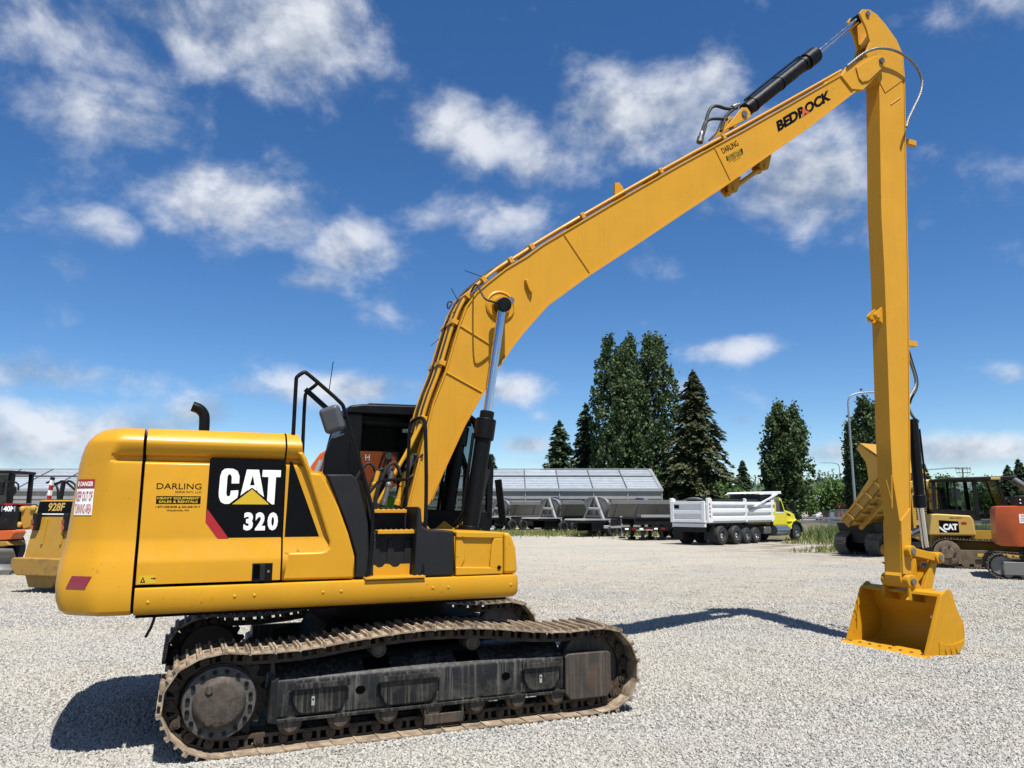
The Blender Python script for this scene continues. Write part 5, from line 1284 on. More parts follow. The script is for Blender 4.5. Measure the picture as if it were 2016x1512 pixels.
for k in range(NB + 1): MB().box(-k * BWD - .05, -k * BWD + .05, -.04, .05, 0, ZE - GZ).build('wall_post', GHF, gh)
MB().prism([(0, 0), (2 * (Yr - Ye), 0), (2 * (Yr - Ye), ZE - GZ), (Yr - Ye, ZR - GZ - .1), (0, ZE - GZ - .1)], -.04, 0, 'x').build('gable', GHW, gh)
mb = MB(); P = [Vector((0, Yr - Ye, ZR - GZ)), Vector((-NB * BWD, Yr - Ye, ZR - GZ)), Vector((-NB * BWD, 2 * (Yr - Ye), ZE - GZ)), Vector((0, 2 * (Yr - Ye), ZE - GZ))]
mb.add(P, [(0, 1, 2, 3)]); mb.build('rear_roof', GHR, gh)

# ---------------------------------------------------------------- street furniture
GALV = mat('galvanised_pole', (.42, .44, .46), .38, .6, var=.1)
def street_lamp(px, py_top, Y, reach, label, r=.11, hpx=None):
    b = at_dist(px, 1000, Y); b.z = GZ; zt = at_dist(px, py_top, Y).z - GZ
    t = thing('street_lamp', label, 'street lamp', b, 0)
    MB().cyl((0, 0, 0), (0, 0, zt - 1.6), r, r * .62, 14).build('pole', GALV, t)
    MB().tube([(0, 0, zt - 1.6), (0, 0, zt - .7), (reach * .08, 0, zt - .25), (reach * .35, 0, zt - .02), (reach * .9, 0, zt)], r * .55, 10, 2).build('arm', GALV, t)
    MB().prism([(reach * .82, zt - .06), (reach * 1.15, zt - .06), (reach * 1.15, zt + .02), (reach * .9, zt + .08), (reach * .82, zt + .06)], -.12, .12).build('lamp_head', GALV, t, bevel=.02)
    MB().cyl((0, 0, 0), (0, 0, .5), r * 1.4, seg=14).build('base', GALV, t); return t
street_lamp(1684, 772, 62, 3.2, 'tall curved street lamp pole beside the excavator stick', .12)
street_lamp(1658, 911, 150, -3.4, 'far street lamp with arm reaching left above the wooded hill', .14)
street_lamp(1490, 940, 150, -4.0, 'far street lamp with straight arm above the dump truck body', .14)
# utility pole
WOODP = mat('weathered_pole_wood', (.17, .13, .10), .85, var=.25, scale=5, bump=.3)
b = at_dist(1902, 1000, 150); b.z = GZ; zt = at_dist(1902, 921, 150).z - GZ
t = thing('utility_pole', 'wooden utility pole with double crossarm above the bulldozer cab', 'utility pole', b)
MB().cyl((0, 0, 0), (0, 0, zt), .18, .13, 12).build('pole', WOODP, t)
for dz, hw in ((.2, 1.5), (.95, 1.3)): MB().box(-hw, hw, -.22, -.12, zt - dz - .08, zt - dz + .08).build('crossarm', WOODP, t)
for x in (-1.4, -.8, .8, 1.4):
    MB().lathe([(.05, 0), (.08, .08), (.05, .14), (.07, .2), (.0001, .26)], (x, -.17, zt - .12), (0, 0, 1), 10).build('insulator', GRY, t)
    MB().tube([(x, -.2, zt - .2), (x * 1.05, -.25, zt - 1.0), (x * .6, -.3, zt - 1.7), (.15, -.2, zt - 1.9)], .03, 6, 2).build('jumper_wire', RUB, t)
for k, x in enumerate((-1.4, -.8, .8, 1.4)):
    pts = [(x - 60 * q, 40 * q, zt + .1 - 4.0 * (q - q * q)) for q in [i / 14 for i in range(15)]]
    MB().tube(pts, .02, 5).build('wire', RUB, t)
# roadside signs
def sign(px, py0, py1, w, Y, label, board, texts, posth=None, tm=REDV):
    b = at_dist(px, 1000, Y); b.z = GZ; z1 = at_dist(px, py0, Y).z - GZ; z0 = at_dist(px, py1, Y).z - GZ
    t = thing('roadside_sign', label, 'sign', b, 0, 'signs along the far road')
    for x in (-w * .12, w * .12): MB().box(x - .1, x + .1, -.1, .1, 0, z0 + .1).build('post', GALV, t)
    bd = MB().box(-w / 2, w / 2, -.16, .16, z0, z1).build('board', board, t, bevel=.03)
    for s_, a, c_, mm in texts: text_mb(s_, (-w * .42, -.165, lerp(z0, z1, a)), (1, 0, 0), (0, 0, 1), w * .84, (z1 - z0) * (c_ - a), .02, 0).build('lettering', mm, bd)
    return t
sign(1630, 975, 992, 4.0, 140, 'white roadside sign board with two lines of red lettering', WHT, [('BRUNSWICK', .55, .85, REDV), ('FAMILY', .12, .42, REDV)])
sign(1552, 948, 972, 2.4, 160, 'tall white sign with a red figure behind the dump truck cab', WHT, [('K', .1, .9, REDV)])
b = at_dist(1637, 1000, 56); b.z = GZ
t = thing('notice_sign', 'tiny grey notice plate on a thin post at the fence', 'sign', b)
MB().cyl((0, 0, 0), (0, 0, 1.75), .025, seg=8).build('post', GALV, t); MB().box(-.15, .15, -.04, -.025, 1.35, 1.75).build('plate', GALV, t)
# chain link fence
ZINC = mat('zinc_wire', (.30, .31, .32), .45, .5, var=.1)
fp0, fp1 = Vector((23.5, 57)), Vector((40, 78))
fn = thing('chain_link_fence', 'grey chain link fence along the weeds by the road', 'fence', (fp0.x, fp0.y, GZ))
fd = (fp1 - fp0); fl = fd.length; fd.normalize()
for k in range(10):
    q = fd * (fl * k / 9); MB().cyl((q.x, q.y, 0), (q.x, q.y, 1.95), .035, seg=8).build('post', ZINC, fn)
for z in (.08, 1.9): MB().cyl((0, 0, z), (fd.x * fl, fd.y * fl, z), .022, seg=6).build('rail', ZINC, fn)
mb = MB(); k = -2.0
while k < fl:
    for s_ in (0, 1):
        a, b = (k, k + 1.8) if s_ else (k + 1.8, k); z0, z1 = .1, 1.88
        mb.obox((fd.x * a, fd.y * a, z0), (fd.x * b, fd.y * b, z1), .006, .006)
    k += .13
mb.build('wire_mesh', ZINC, fn)['kind'] = 'stuff'
fn2 = thing('guard_rail', 'pale steel guard rail along the far road', 'guard rail', (10, 112, GZ))
for k in range(16): MB().box(k * 4 - .07, k * 4 + .07, 0, .12, 0, .75).build('post', GALV, fn2)
MB().prism([(-.03, .45), (.05, .5), (-.0, .58), (.05, .66), (-.03, .72), (-.06, .58)], -1, 62, 'x').build('rail', GALV, fn2)
# far cars and a red box trailer
CARW = mat('white_car_paint', (.75, .75, .76), .25, var=.03, coat=.5); REDC = mat('red_container_paint', (.42, .03, .03), .4, var=.1)
def far_car(px, Y, label):
    b = at_dist(px, 1000, Y); b.z = GZ + .012; t = thing('parked_car', label, 'car', b, 0)
    MB().prism([(-2.2, .35), (2.2, .35), (2.25, .75), (1.5, .9), (.8, 1.4), (-.9, 1.42), (-1.7, .95), (-2.25, .9)], -.85, .85).build('body', CARW, t, bevel=.08, seg=3)
    MB().prism([(1.35, .92), (.75, 1.34), (-.85, 1.36), (-1.5, .95)], -.865, .865).build('window', DECB, t)
    for x in (-1.4, 1.4):
        for y in (-.8, .8): MB().cyl((x, y - .12, .32), (x, y + .12, .32), .32, seg=18).build('wheel', RUB, t)
far_car(1627, 132, 'white car parked under the white roadside sign')
b = at_dist(1666, 1000, 118); b.z = GZ
t = thing('shipping_container', 'red container end standing beyond the road by the lamp pole', 'container', b)
MB().box(-1.3, 1.3, 0, 6, .2, 2.9).build('box', REDC, t, bevel=.03)
for k in range(9): MB().box(-1.2 + k * .28, -1.08 + k * .28, -.04, .02, .35, 2.75).build('rib', REDC, t)
b = at_dist(1690, 1000, 120); b.z = GZ
t = thing('shed', 'grey flat roofed shed behind the red container', 'shed', b)
MB().box(-2.0, 3.5, 0, 6, 0, 3.6).build('wall', GHW, t); MB().box(-2.2, 3.7, -.3, 6.2, 3.6, 3.85).build('roof', GHF, t); MB().box(-1.2, 0, -.03, .02, 0, 2.2).build('door', GHD, t)
# ================================================================ vehicles in the background
WPT = mat('white_truck_paint', (.62, .63, .64), .35, keep=True, var=.05, scale=1.5, coat=.2, dirt=((.55, .53, .49), .15, 3))
TYL = mat('bright_yellow_paint', (.86, .74, .015), .3, var=.04, coat=.3)
ALU = mat('polished_aluminium', (.62, .63, .65), .22, .9, var=.08)
TUBG = mat('trailer_tub_steel', (.27, .262, .248), .45, .3, var=.14, scale=.7, streak=((.30, .29, .27), .25))
TUBL = mat('light_grey_steel', (.44, .44, .43), .45, .2, var=.1)
CHAS = mat('chassis_black', (.010, .010, .011), .5, var=.3, spec=.25, dirt=((.05, .045, .04), .3, 3))
TYRE = mat('tyre_rubber', (.018, .018, .018), .75, var=.2, dirt=((.09, .08, .065), .3, 5))
ORG = mat('orange_machine_paint', (.70, .125, .018), .38, var=.06, coat=.1, dirt=((.45, .14, .05), .2, 3))
OCH = mat('worn_yellow_paint', (.55, .30, .03), .5, var=.10, scale=3, dirt=((.30, .22, .12), .3, 3))
OCHW = mat('scuffed_yellow_paint', (.50, .28, .04), .6, var=.2, scale=5, dirt=((.10, .08, .06), .55, 5))
YELP = mat('pale_machine_yellow', (.70, .45, .10), .45, var=.06, dirt=((.50, .36, .14), .2, 3))
MUD = mat('muddy_steel', (.17, .125, .08), .8, var=.3, scale=4, dirt=((.30, .24, .17), .5, 4), bump=.3)
DGL = mat('dark_window_glass', (.02, .026, .028), .06, var=.1, rvar=.03)
BLU = mat('blue_tarp', (.02, .04, .16), .6, var=.2)
def wheel(parent, c, r, w, side=1, rim=ALU, rr=.56, ax=(0, 1, 0), name='wheel'):
    a = Vector(ax) * side; c = Vector(c)
    t = MB().lathe([(r * rr, -w / 2), (r * .9, -w / 2), (r, -w * .36), (r, w * .36), (r * .9, w / 2), (r * rr, w / 2), (r * rr, w * .2)], c, a, 28).build(name, TYRE, parent)
    MB().lathe([(r * rr, -w * .3), (r * rr, w * .46), (r * rr * .9, w * .47), (r * rr * .84, w * .2), (r * .3, w * .08), (r * .26, w * .35), (r * .16, w * .45), (.0001, w * .46)], c, a, 24).build('rim', rim, t)
    mb = None
    for k in range(8):
        q = 2 * math.pi * k / 8; o = a.orthogonal().normalized(); p = c + (o * math.cos(q) + a.cross(o) * math.sin(q)) * r * .4
        MB().cyl(p + a * w * .1, p + a * w * .2, r * .045, seg=6).build('wheel_nut', STEEL, t)
    return t

# ---------------------------------------------------------------- side-dump trailers
def side_dump(px, py, rz, length, label, tarp=False):
    g_ = ground_pt(px, py); t = thing('side_dump_trailer', label, 'trailer', (g_.x, g_.y, GZ), rz, 'side dump trailers parked in front of the greenhouse')
    pr = [(-1.24, 2.66), (-1.30, 2.64), (-1.30, 2.36), (-1.25, 2.32), (-.80, 1.40), (-.66, 1.33), (.66, 1.33), (.80, 1.40), (1.25, 2.32), (1.30, 2.36), (1.30, 2.64), (1.24, 2.66)]
    inner = [(y * .955, z + (.05 if z < 2.5 else 0)) for y, z in reversed(pr)]
    tub = MB().prism(pr + inner, .9, length - .6, 'x').build('tub', TUBG, t, sharp=20)
    for x in (.9, length - .6): MB().box(x - .02, x + .02, -1.0, 1.0, 1.40, 2.64).build('tub_end', TUBG, tub)
    for k in range(5):
        x = lerp(1.6, length - 1.4, k / 4)
        for s_ in (-1, 1): MB().prism([(s_ * 1.24, 2.34), (s_ * .82, 1.44), (s_ * .88, 1.42), (s_ * 1.29, 2.32)], x - .05, x + .05, 'x').build('stiffener', TUBG, tub)
    for x, d in ((.55, 1), (length - .25, -1)):      # arched bulkhead with braced frame
        arch = [(-1.22, 2.30)] + [(1.22 * math.cos(math.pi - a * math.pi / 12), 2.42 + .46 * math.sin(a * math.pi / 12)) for a in range(13)] + [(1.22, 2.30), (.62, 1.40), (-.62, 1.40)]
        bh = MB().prism(arch, x, x + d * .3, 'x').build('bulkhead', TUBG, t, sharp=30)
        rim_ = [(x + d * .02, 1.235 * math.cos(math.pi - a * math.pi / 16), 2.42 + .475 * math.sin(a * math.pi / 16)) for a in range(17)]
        MB().tube(rim_, .045, 6).build('arch_rim', TUBL, bh)
        for s_ in (-1, 1): MB().obox((x - d * .12, s_ * .10, 2.86), (x - d * .22, s_ * 1.05, 1.15), .18, .16).build('brace', TUBL if s_ < 0 else TUBG, bh)
        MB().obox((x - d * .15, -.62, 1.95), (x - d * .15, .62, 1.95), .12, .12).build('cross_brace', TUBG, bh)
        MB().obox((x - d * .15, -.9, 1.45), (x - d * .15, .9, 1.45), .12, .14).build('cross_brace', TUBG, bh)
        MB().box(min(x - d * .12, x - d * .02), max(x - d * .12, x - d * .02), -.12, .12, 1.4, 2.6).build('post', TUBG, bh)
        MB().cyl((x - d * .3, -.75, 1.98), (x - d * .3, .35, 2.02), .10, seg=14).build('hoist_cylinder', TUBL, bh)
        if tarp: MB().prism([(-.7, 2.95), (.2, 3.0), (.5, 2.6), (-.8, 2.6)], x + d * .3, x + d * .55, 'x').build('tarp', BLU, bh, bevel=.05)
    for y in (-.42, .42): MB().box(.1, length, y - .08, y + .08, .95, 1.25).build('frame_rail', CHAS, t)
    for k in range(7): x = lerp(.6, length - .6, k / 6); MB().box(x - .05, x + .05, -.4, .4, 1.0, 1.2).build('cross_member', CHAS, t)
    MB().prism([(-1.6, 1.18), (.9, 1.18), (1.1, 1.28), (-1.5, 1.28)], -1.1, 1.1).build('deck_plate', TUBL, t)
    MB().prism([(-1.5, 1.0), (.6, 1.0), (.6, 1.18), (-1.55, 1.18)], -1.05, 1.05).build('gooseneck', CHAS, t)
    for y in (-.75, .75):
        lg = MB().box(.62, .78, y - .08, y + .08, .16, 1.0).build('landing_leg', CHAS, t); MB().box(.52, .88, y - .18, y + .18, 0, .16).build('foot', CHAS, lg)
    for x in (length - 3.6, length - 2.3, length - 1.0):
        for y in (-.95, .95): wheel(t, (x, y, .52), .52, .5, -1 if y < 0 else 1)
    for s_ in (-1, 1): MB().box(length - 4.2, length - 4.15, s_ * .95 - .3, s_ * .95 + .3, .3, 1.0).build('mud_flap', CHAS, t)
    MB().box(.9, 4.6, -1.0, -.5, .42, 1.0).build('tool_locker', CHAS, t, bevel=.03)
    MB().box(4.8, 7.5, -.9, .9, .55, 1.0).build('dark_underbody_block', CHAS, t, bevel=.03)  # plain black block added to darken the underside
    for s_ in (-1, 1): MB().box(-.6, length - 4.3, s_ * .78 - .04, s_ * .78 + .04, .40, 1.22).build('dark_underbody_sheet', CHAS, t)  # black sheets added in place of frame and wheels lying in shade
    for x in (1.2, 2.5, 5.2):
        for y in (-.98, .98): wheel(t, (x, y, .5), .5, .3, -1 if y < 0 else 1, CHAS)
    for k in range(6): MB().box(-.3 + k * 1.3, -.12 + k * 1.3, -.86, -.82, 1.02, 1.14).build('marker_light', WHT if k % 2 else REDR, t)
    MB().box(1.5, 3.2, .5, .95, .55, .95).build('tool_locker', CHAS, t, bevel=.03)
    return t
side_dump(1163, 1056, R(38), 12.2, 'nearest grey side dump trailer, its tub running behind the white dump truck')
side_dump(1072, 1049, R(38), 12.2, 'second grey side dump trailer, with blue tarp at its arched end', True)
side_dump(975, 1044, R(38), 12.2, 'third grey side dump trailer, its end showing just right of the excavator cab', True)
side_dump(910, 1040, R(38), 12.2, 'leftmost grey side dump trailer of the row, mostly hidden behind the excavator cab')

# dark flatbed trailer and small tag trailer in front of them
g_ = ground_pt(1268, 1064); t = thing('flatbed_trailer', 'black flatbed trailer on landing legs between side dump trailers and dump truck', 'trailer', (g_.x, g_.y, GZ), R(14))
for y in (0, 2.2): MB().box(-.6, 9, y - .08, y + .08, 1.0, 1.35).build('frame_rail', CHAS, t)
MB().box(-.7, 9, -.15, 2.35, 1.35, 1.45).build('deck', CHAS, t); MB().box(-.2, 2.6, -.1, .6, 1.46, 1.62).build('deck_ramp', TUBL, t)
for y in (.2, 2.0):
    for x in (0, 1.3): lg = MB().box(x - .09, x + .09, y - .09, y + .09, .18, 1.0).build('landing_leg', CHAS, t); MB().box(x - .2, x + .2, y - .2, y + .2, 0, .18).build('foot', CHAS, lg)
bp_ = MB().box(-1.6, 1.6, -.26, -.2, .62, .86).build('bumper', CHAS, t)
for k in range(6): MB().box(-1.4 + k * .5, -1.15 + k * .5, -.265, -.258, .69, .79).build('reflector', REDR if k % 2 else WHT, bp_)
text_mb('LOAD KING', (-.6, -.268, .64), (1, 0, 0), (0, 0, 1), 1.1, .05, .02, 0).build('lettering', WHT, bp_)
for x in (5.5, 6.8): 
    for y in (.15, 2.05): wheel(t, (x, y, .5), .5, .4, -1 if y < 1 else 1)
for k in range(2): MB().box(2.0 + k * .7, 2.4 + k * .7, -.3, -.25, .7, .86).build('marker_light', REDR, t)
g_ = ground_pt(1226, 1060); t = thing('tag_trailer', 'small light grey trailer tongue with jack in front of the black flatbed', 'trailer', (g_.x, g_.y, GZ), R(10))
for s_ in (-1, 1): MB().obox((-1.0, .6, .75), (1.6, .6 + s_ * .7, .8), .1, .14).build('tongue_beam', TUBL, t)
MB().box(-1.15, -.8, .5, .7, .66, .86).build('coupler', TUBL, t, bevel=.03); MB().box(1.5, 1.7, -.4, 1.6, .65, .95).build('cross_beam', TUBL, t)
MB().cyl((.1, .45, .1), (.1, .45, 1.5), .06, seg=12).build('jack', TUBL, t); MB().obox((.0, .45, 1.45), (.75, .45, 1.0), .06, .06).build('jack_handle', WHT, t); MB().box(-.1, .3, .3, .6, 0, .1).build('jack_foot', CHAS, t)
MB().box(-.6, -.2, .4, .8, .86, 1.3).build('chain_box', CHAS, t, bevel=.03); MB().box(1.7, 5, -.5, 1.7, .8, 1.0).build('deck', CHAS, t)
for y in (-.4, 1.6): wheel(t, (3.6, y, .4), .4, .26, -1 if y < 0 else 1)
MB().box(-.9, -.5, .46, .48, .68, .76).build('reflector', REDR, t)

# ---------------------------------------------------------------- dump truck
g_ = ground_pt(1420, 1073); DA = R(42); fw = Vector((math.cos(DA), math.sin(DA), 0)); lf = Vector((-math.sin(DA), math.cos(DA), 0))
loc = g_ + lf * 1.22; loc.z = GZ
T = thing('dump_truck', 'white dump body truck with bright yellow cab parked by the grass', 'truck', loc, DA)
for y in (-.42, .42): MB().box(-1.0, 9.3, y - .06, y + .06, .75, 1.05).build('frame_rail', CHAS, T)
for x in (0, 1.5):
    for y in (-1.08, 1.08): wheel(T, (x, y, .53), .53, .55, -1 if y < 0 else 1)
for x in (2.75, 3.75):
    for y in (-1.1, 1.1): wheel(T, (x, y, .46), .46, .34, -1 if y < 0 else 1)
for y in (-1.1, 1.1): wheel(T, (8.6, y, .52), .52, .34, -1 if y < 0 else 1)
for x in (0, 1.5, 2.75, 3.75, 8.6): MB().cyl((x, -1.0, .5), (x, 1.0, .5), .07, seg=10).build('axle', CHAS, T)
# body: floor, ribbed sides, tailgate
bx0_, bx1_ = -1.25, 5.9
sidep = [(1.18, 1.32), (1.28, 1.34), (1.28, 1.54), (1.17, 1.60), (1.17, 1.74), (1.28, 1.82), (1.28, 1.98), (1.17, 2.04), (1.17, 2.18), (1.29, 2.26), (1.28, 2.40), (1.20, 2.42), (1.14, 2.42), (1.14, 1.32)]
body = MB().box(bx0_, bx1_, -1.16, 1.16, 1.22, 1.36).build('body_floor', WPT, T)
for s_ in (-1, 1):
    MB().prism([(s_ * y, z) for y, z in sidep], bx0_ + .1, bx1_, 'x').build('side_wall', WPT, body, sharp=20)
    for x in (bx0_ + .02, 2.6, bx1_ - .35): MB().prism([(x - .02, 1.25), (x + .42 if x < 0 else x + .16, 1.25), (x + .36 if x < 0 else x + .14, 2.55), (x + .2 if x < 0 else x + .02, 2.62), (x - .02, 2.60)], s_ * 1.15, s_ * 1.30).build('corner_post', WPT, body, bevel=.015)
    for z in (1.55, 1.78, 1.98, 2.2): MB().box(bx0_ + .1, bx0_ + .2, min(s_ * 1.30, s_ * 1.312), max(s_ * 1.30, s_ * 1.312), z, z + .12).build('marker_light', REDR, body)
MB().box(bx1_ - .06, bx1_, -1.16, 1.16, 1.3, 2.75).build('head_board', WPT, body)
tg = MB().box(bx0_ - .06, bx0_, -1.12, 1.12, 1.25, 2.42).build('tailgate', WPT, T)
for z0, z1 in ((1.27, 1.42), (1.72, 1.92), (2.26, 2.42)): MB().box(bx0_ - .15, bx0_ - .05, -1.12, 1.12, z0, z1).build('gate_rib', WPT, tg, bevel=.02)
for y0, y1 in ((-1.14, -.92), (.92, 1.14)): MB().box(bx0_ - .16, bx0_ - .055, y0, y1, 1.25, 2.44).build('gate_post', WPT, tg, bevel=.02)
MB().box(bx0_ - .10, bx0_ - .055, .62, .90, 2.02, 2.22).build('decal', DECB, tg)
MB().box(bx0_ - .1, bx0_ + .1, -1.1, 1.1, 1.0, 1.2).build('rear_apron', WPT, T, bevel=.02)
MB().box(bx0_ + .05, bx0_ + .2, -1.05, 1.05, .72, 1.0).build('rear_beam', CHAS, T)
for s_ in (-1, 1): MB().box(bx0_ + .35, bx0_ + .38, s_ * 1.05 - .33, s_ * 1.05 + .33, .25, 1.1).build('mud_flap', CHAS, T)
MB().box(0, 5.6, -1.02, 1.02, 2.36, 2.56).build('tarp', RUB, T, bevel=.04)
# cab shield and swing arm of the tarp
sh = MB().prism([(4.6, 2.92), (6.9, 3.02), (6.95, 3.10), (4.7, 3.02)], -1.22, 1.22).build('cab_shield', WPT, T, bevel=.02)
for s_ in (-1, 1):
    MB().prism([(4.4, 2.86), (6.9, 2.94), (6.9, 3.06), (5.0, 3.02)], s_ * 1.15, s_ * 1.24).build('shield_side', WPT, sh)
    MB().obox((3.2, s_ * 1.34, 2.05), (6.3, s_ * 1.3, 2.92), .07, .09).build('tarp_arm', WPT, T)
    MB().box(5.75, 5.95, s_ * 1.2 - .06, s_ * 1.2 + .06, 2.3, 2.95).build('shield_post', WPT, sh)
    MB().cyl((2.9, s_ * 1.3, 2.02), (3.5, s_ * 1.34, 2.10), .07, seg=10).build('arm_motor', STEEL, T)
MB().box(4.7, 5.85, -1.1, 1.1, 2.45, 2.86).build('tarp_roll', RUB, T, bevel=.05)
# cab and hood
cab = MB().prism([(6.2, 1.0), (7.85, 1.0), (7.95, 1.75), (7.70, 1.85), (7.30, 2.62), (7.0, 2.76), (6.3, 2.78), (6.2, 2.6)], -1.02, 1.02).build('truck_cab', TYL, T, bevel=.05, seg=3)
for s_ in (-1, 1):
    MB().prism([(6.55, 1.86), (7.52, 1.82), (7.20, 2.52), (6.62, 2.55)], s_ * 1.018, s_ * 1.035).build('side_window', DGL, cab)
    MB().box(6.5, 7.5, s_ * 1.02 - .012, s_ * 1.02 + .012, 1.72, 1.80).build('white_band', WPT, cab)
    MB().cyl((6.02, s_ * .98, .9), (6.02, s_ * .98, 3.05), .10, seg=14).build('exhaust_stack', CHAS, T)
    MB().obox((7.75, s_ * 1.05, 1.9), (7.95, s_ * 1.4, 2.0), .05, .05).build('mirror_arm', CHAS, T); MB().box(7.88, 8.02, s_ * 1.42 - .12, s_ * 1.42 + .12, 1.85, 2.45).build('mirror', CHAS, T, bevel=.03)
    MB().prism([(8.0, .55), (7.95, .95), (8.15, 1.17), (8.6, 1.25), (9.05, 1.17), (9.25, .9), (9.3, .55), (9.17, .55), (9.1, .85), (8.9, 1.05), (8.6, 1.11), (8.3, 1.05), (8.12, .85), (8.06, .55)], s_ * .82, s_ * 1.30).build('wheel_arch', CHAS, T, bevel=.02)
    MB().prism([(7.9, .75), (7.95, 1.0), (8.1, 1.22), (8.6, 1.32), (9.1, 1.22), (9.32, .95), (9.36, .7), (9.28, .7), (9.1, 1.05), (8.6, 1.26), (8.12, 1.1), (8.0, .75)], s_ * .8, s_ * 1.26).build('fender', TYL, T, bevel=.03)
    MB().cyl((6.15, s_ * .95, .68), (7.75, s_ * .95, .68), .33, seg=24).build('fuel_tank', ALU, T)
    MB().box(6.2, 7.7, min(s_ * 1.0, s_ * 1.26), max(s_ * 1.0, s_ * 1.26), .42, .50).build('cab_step', ALU, T)
    MB().box(4.9, 5.7, s_ * .9 - .25, s_ * .9 + .25, .5, .95).build('air_tank', STEEL, T, bevel=.08)
MB().prism([(7.42, 1.86), (7.74, 1.86), (7.34, 2.6), (7.28, 2.56)], -.9, .9).build('windscreen', DGL, cab)
hd = MB().prism([(7.85, 1.0), (9.35, 1.0), (9.45, 1.4), (9.30, 1.68), (8.9, 1.80), (7.9, 1.98), (7.80, 1.8)], -.78, .78).build('hood', TYL, T, bevel=.09, seg=4)
for s_ in (-1, 1):
    MB().prism([(8.3, 1.62), (8.75, 1.52), (8.75, 1.62), (8.4, 1.74)], s_ * .775, s_ * .79).build('hood_vent', DECB, hd)
    MB().box(9.2, 9.4, s_ * .7 - .12, s_ * .7 + .12, 1.2, 1.36).build('headlight', WPT, hd, bevel=.03)
MB().box(9.35, 9.55, -1.22, 1.22, .5, .85).build('front_bumper', ALU, T, bevel=.04)
MB().box(9.42, 9.48, -.55, .55, .95, 1.6).build('grille', STEEL, T)

# ---------------------------------------------------------------- shared crawler builder for the other machines
def oval(L_, h, k=7, nose=0.0):
    r = h / 2; p = []
    for i in range(k): a = math.pi / 2 + math.pi * i / (k - 1); p.append((r + r * math.cos(a), r + r * math.sin(a)))
    for i in range(1, 6): p.append((lerp(r, L_ - r, i / 6), 0))
    for i in range(k): a = -math.pi / 2 + math.pi * i / (k - 1); p.append((L_ - r + r * math.cos(a), r + r * math.sin(a)))
    for i in range(1, 6): p.append((lerp(L_ - r, r, i / 6), h - .05 * math.sin(math.pi * i / 6)))
    return p
def crawler(root, x0, y, L_, h, w, pitch, shoe=MUD, link=RUSTD, z0=0.0, frame=MUD, g=.03):
    ch = make_track(root, [(a + x0, b + z0) for a, b in oval(L_, h)], y, w, pitch, None, False, shoe, link, g)
    fr = MB().prism([(x0 + h * .55, z0 + .14), (x0 + L_ - h * .55, z0 + .14), (x0 + L_ - h * .5, z0 + h * .6), (x0 + h * .5, z0 + h * .6)], y - w * .34, y + w * .34).build('track_frame', frame, root, bevel=.02)
    for cx_ in (x0 + h / 2, x0 + L_ - h / 2):
        MB().lathe([(h * .40, -w * .2), (h * .40, w * .2), (h * .34, w * .26), (h * .30, w * .24), (h * .12, w * .28), (.0001, w * .29)], (cx_, y, z0 + h / 2), (0, -1 if y < .8 else 1, 0), 26).build('track_wheel', frame, root)
    n = int((L_ - h) / .34)
    for k in range(n):
        x = x0 + lerp(h * .7, L_ - h * .7, k / max(1, n - 1)); MB().cyl((x, y - w * .42, z0 + .16), (x, y + w * .42, z0 + .16), .12, seg=14).build('roller', frame, root)
    return ch

# ---------------------------------------------------------------- crawler dump carrier with its bed tipped up
RBT = mat('rubber_track', (.17, .16, .145), .85, var=.35, dirt=((.36, .32, .26), .5, 4), rand=.3)
g_ = ground_pt(1728, 1096); CA = R(22); KLOC = Vector((g_.x, g_.y, GZ))
Kc = thing('crawler_carrier', 'yellow crawler dump carrier with tipped bed behind the excavator stick', 'dump carrier', (g_.x, g_.y, GZ), CA)
for y in (.35, 2.15): crawler(Kc, 0, y, 4.2, .98, .70, .20, RBT, RUB, 0, CHAS, .075)
MB().box(.4, 4.0, .7, 1.8, .5, 1.15).build('chassis', CHAS, Kc, bevel=.03)
MB().prism([(.3, 1.0), (2.0, 1.0), (2.0, 1.4), (.1, 1.4)], .2, 2.3).build('bed_pivot', CHAS, Kc)
TB = (Matrix.Translation(KLOC) @ Matrix.Rotation(CA, 4, 'Z')).inverted() @ Matrix.Translation((15.55, 34.0, 1.25)) @ Matrix.Rotation(R(-56), 4, 'Z') @ Matrix.Rotation(R(-45), 4, 'Y') @ Matrix.Translation((0, -1.25, 0))   # the superstructure is slewed
bed = MB().box(0, 3.1, 0, 2.5, 0, .08).move(TB).build('dump_bed', OCH, Kc)
for y in (0, 2.44):
    MB().prism([(-.1, 0), (3.1, 0), (3.14, 1.0), (2.98, 1.95), (2.72, 1.9), (2.55, 1.2), (2.1, .66), (-.1, .40)], y, y + .06).move(TB).build('bed_side', OCH, bed)
    yo = -.06 if y == 0 else 2.5
    for k in range(5): MB().box(.3 + k * .62, .38 + k * .62, yo, yo + .06, .02, .42 + .02 * k).move(TB).build('side_rib', OCH, bed)
    MB().box(-.1, 3.1, yo, yo + .06, .38, .46).move(TB).build('top_rail', OCH, bed)
hb_ = MB().prism([(3.0, 0), (3.12, 0), (3.16, .9), (3.0, 1.95), (2.9, 1.95), (3.04, .9)], 0, 2.5).move(TB).build('head_board', OCH, bed)
for k in range(6): MB().box(.2 + k * .5, .3 + k * .5, .02, 2.48, -.12, 0).move(TB).build('floor_beam', OCH, bed)
for y in (.5, 1.9): MB().box(0, 3.0, y, y + .14, -.26, -.12).move(TB).build('floor_rail', OCH, bed)
eb = MB().prism([(2.55, 1.1), (4.15, 1.1), (4.2, 2.9), (3.5, 3.0), (2.55, 3.0)], .25, 2.25).build('engine_housing', OCH, Kc, bevel=.04)
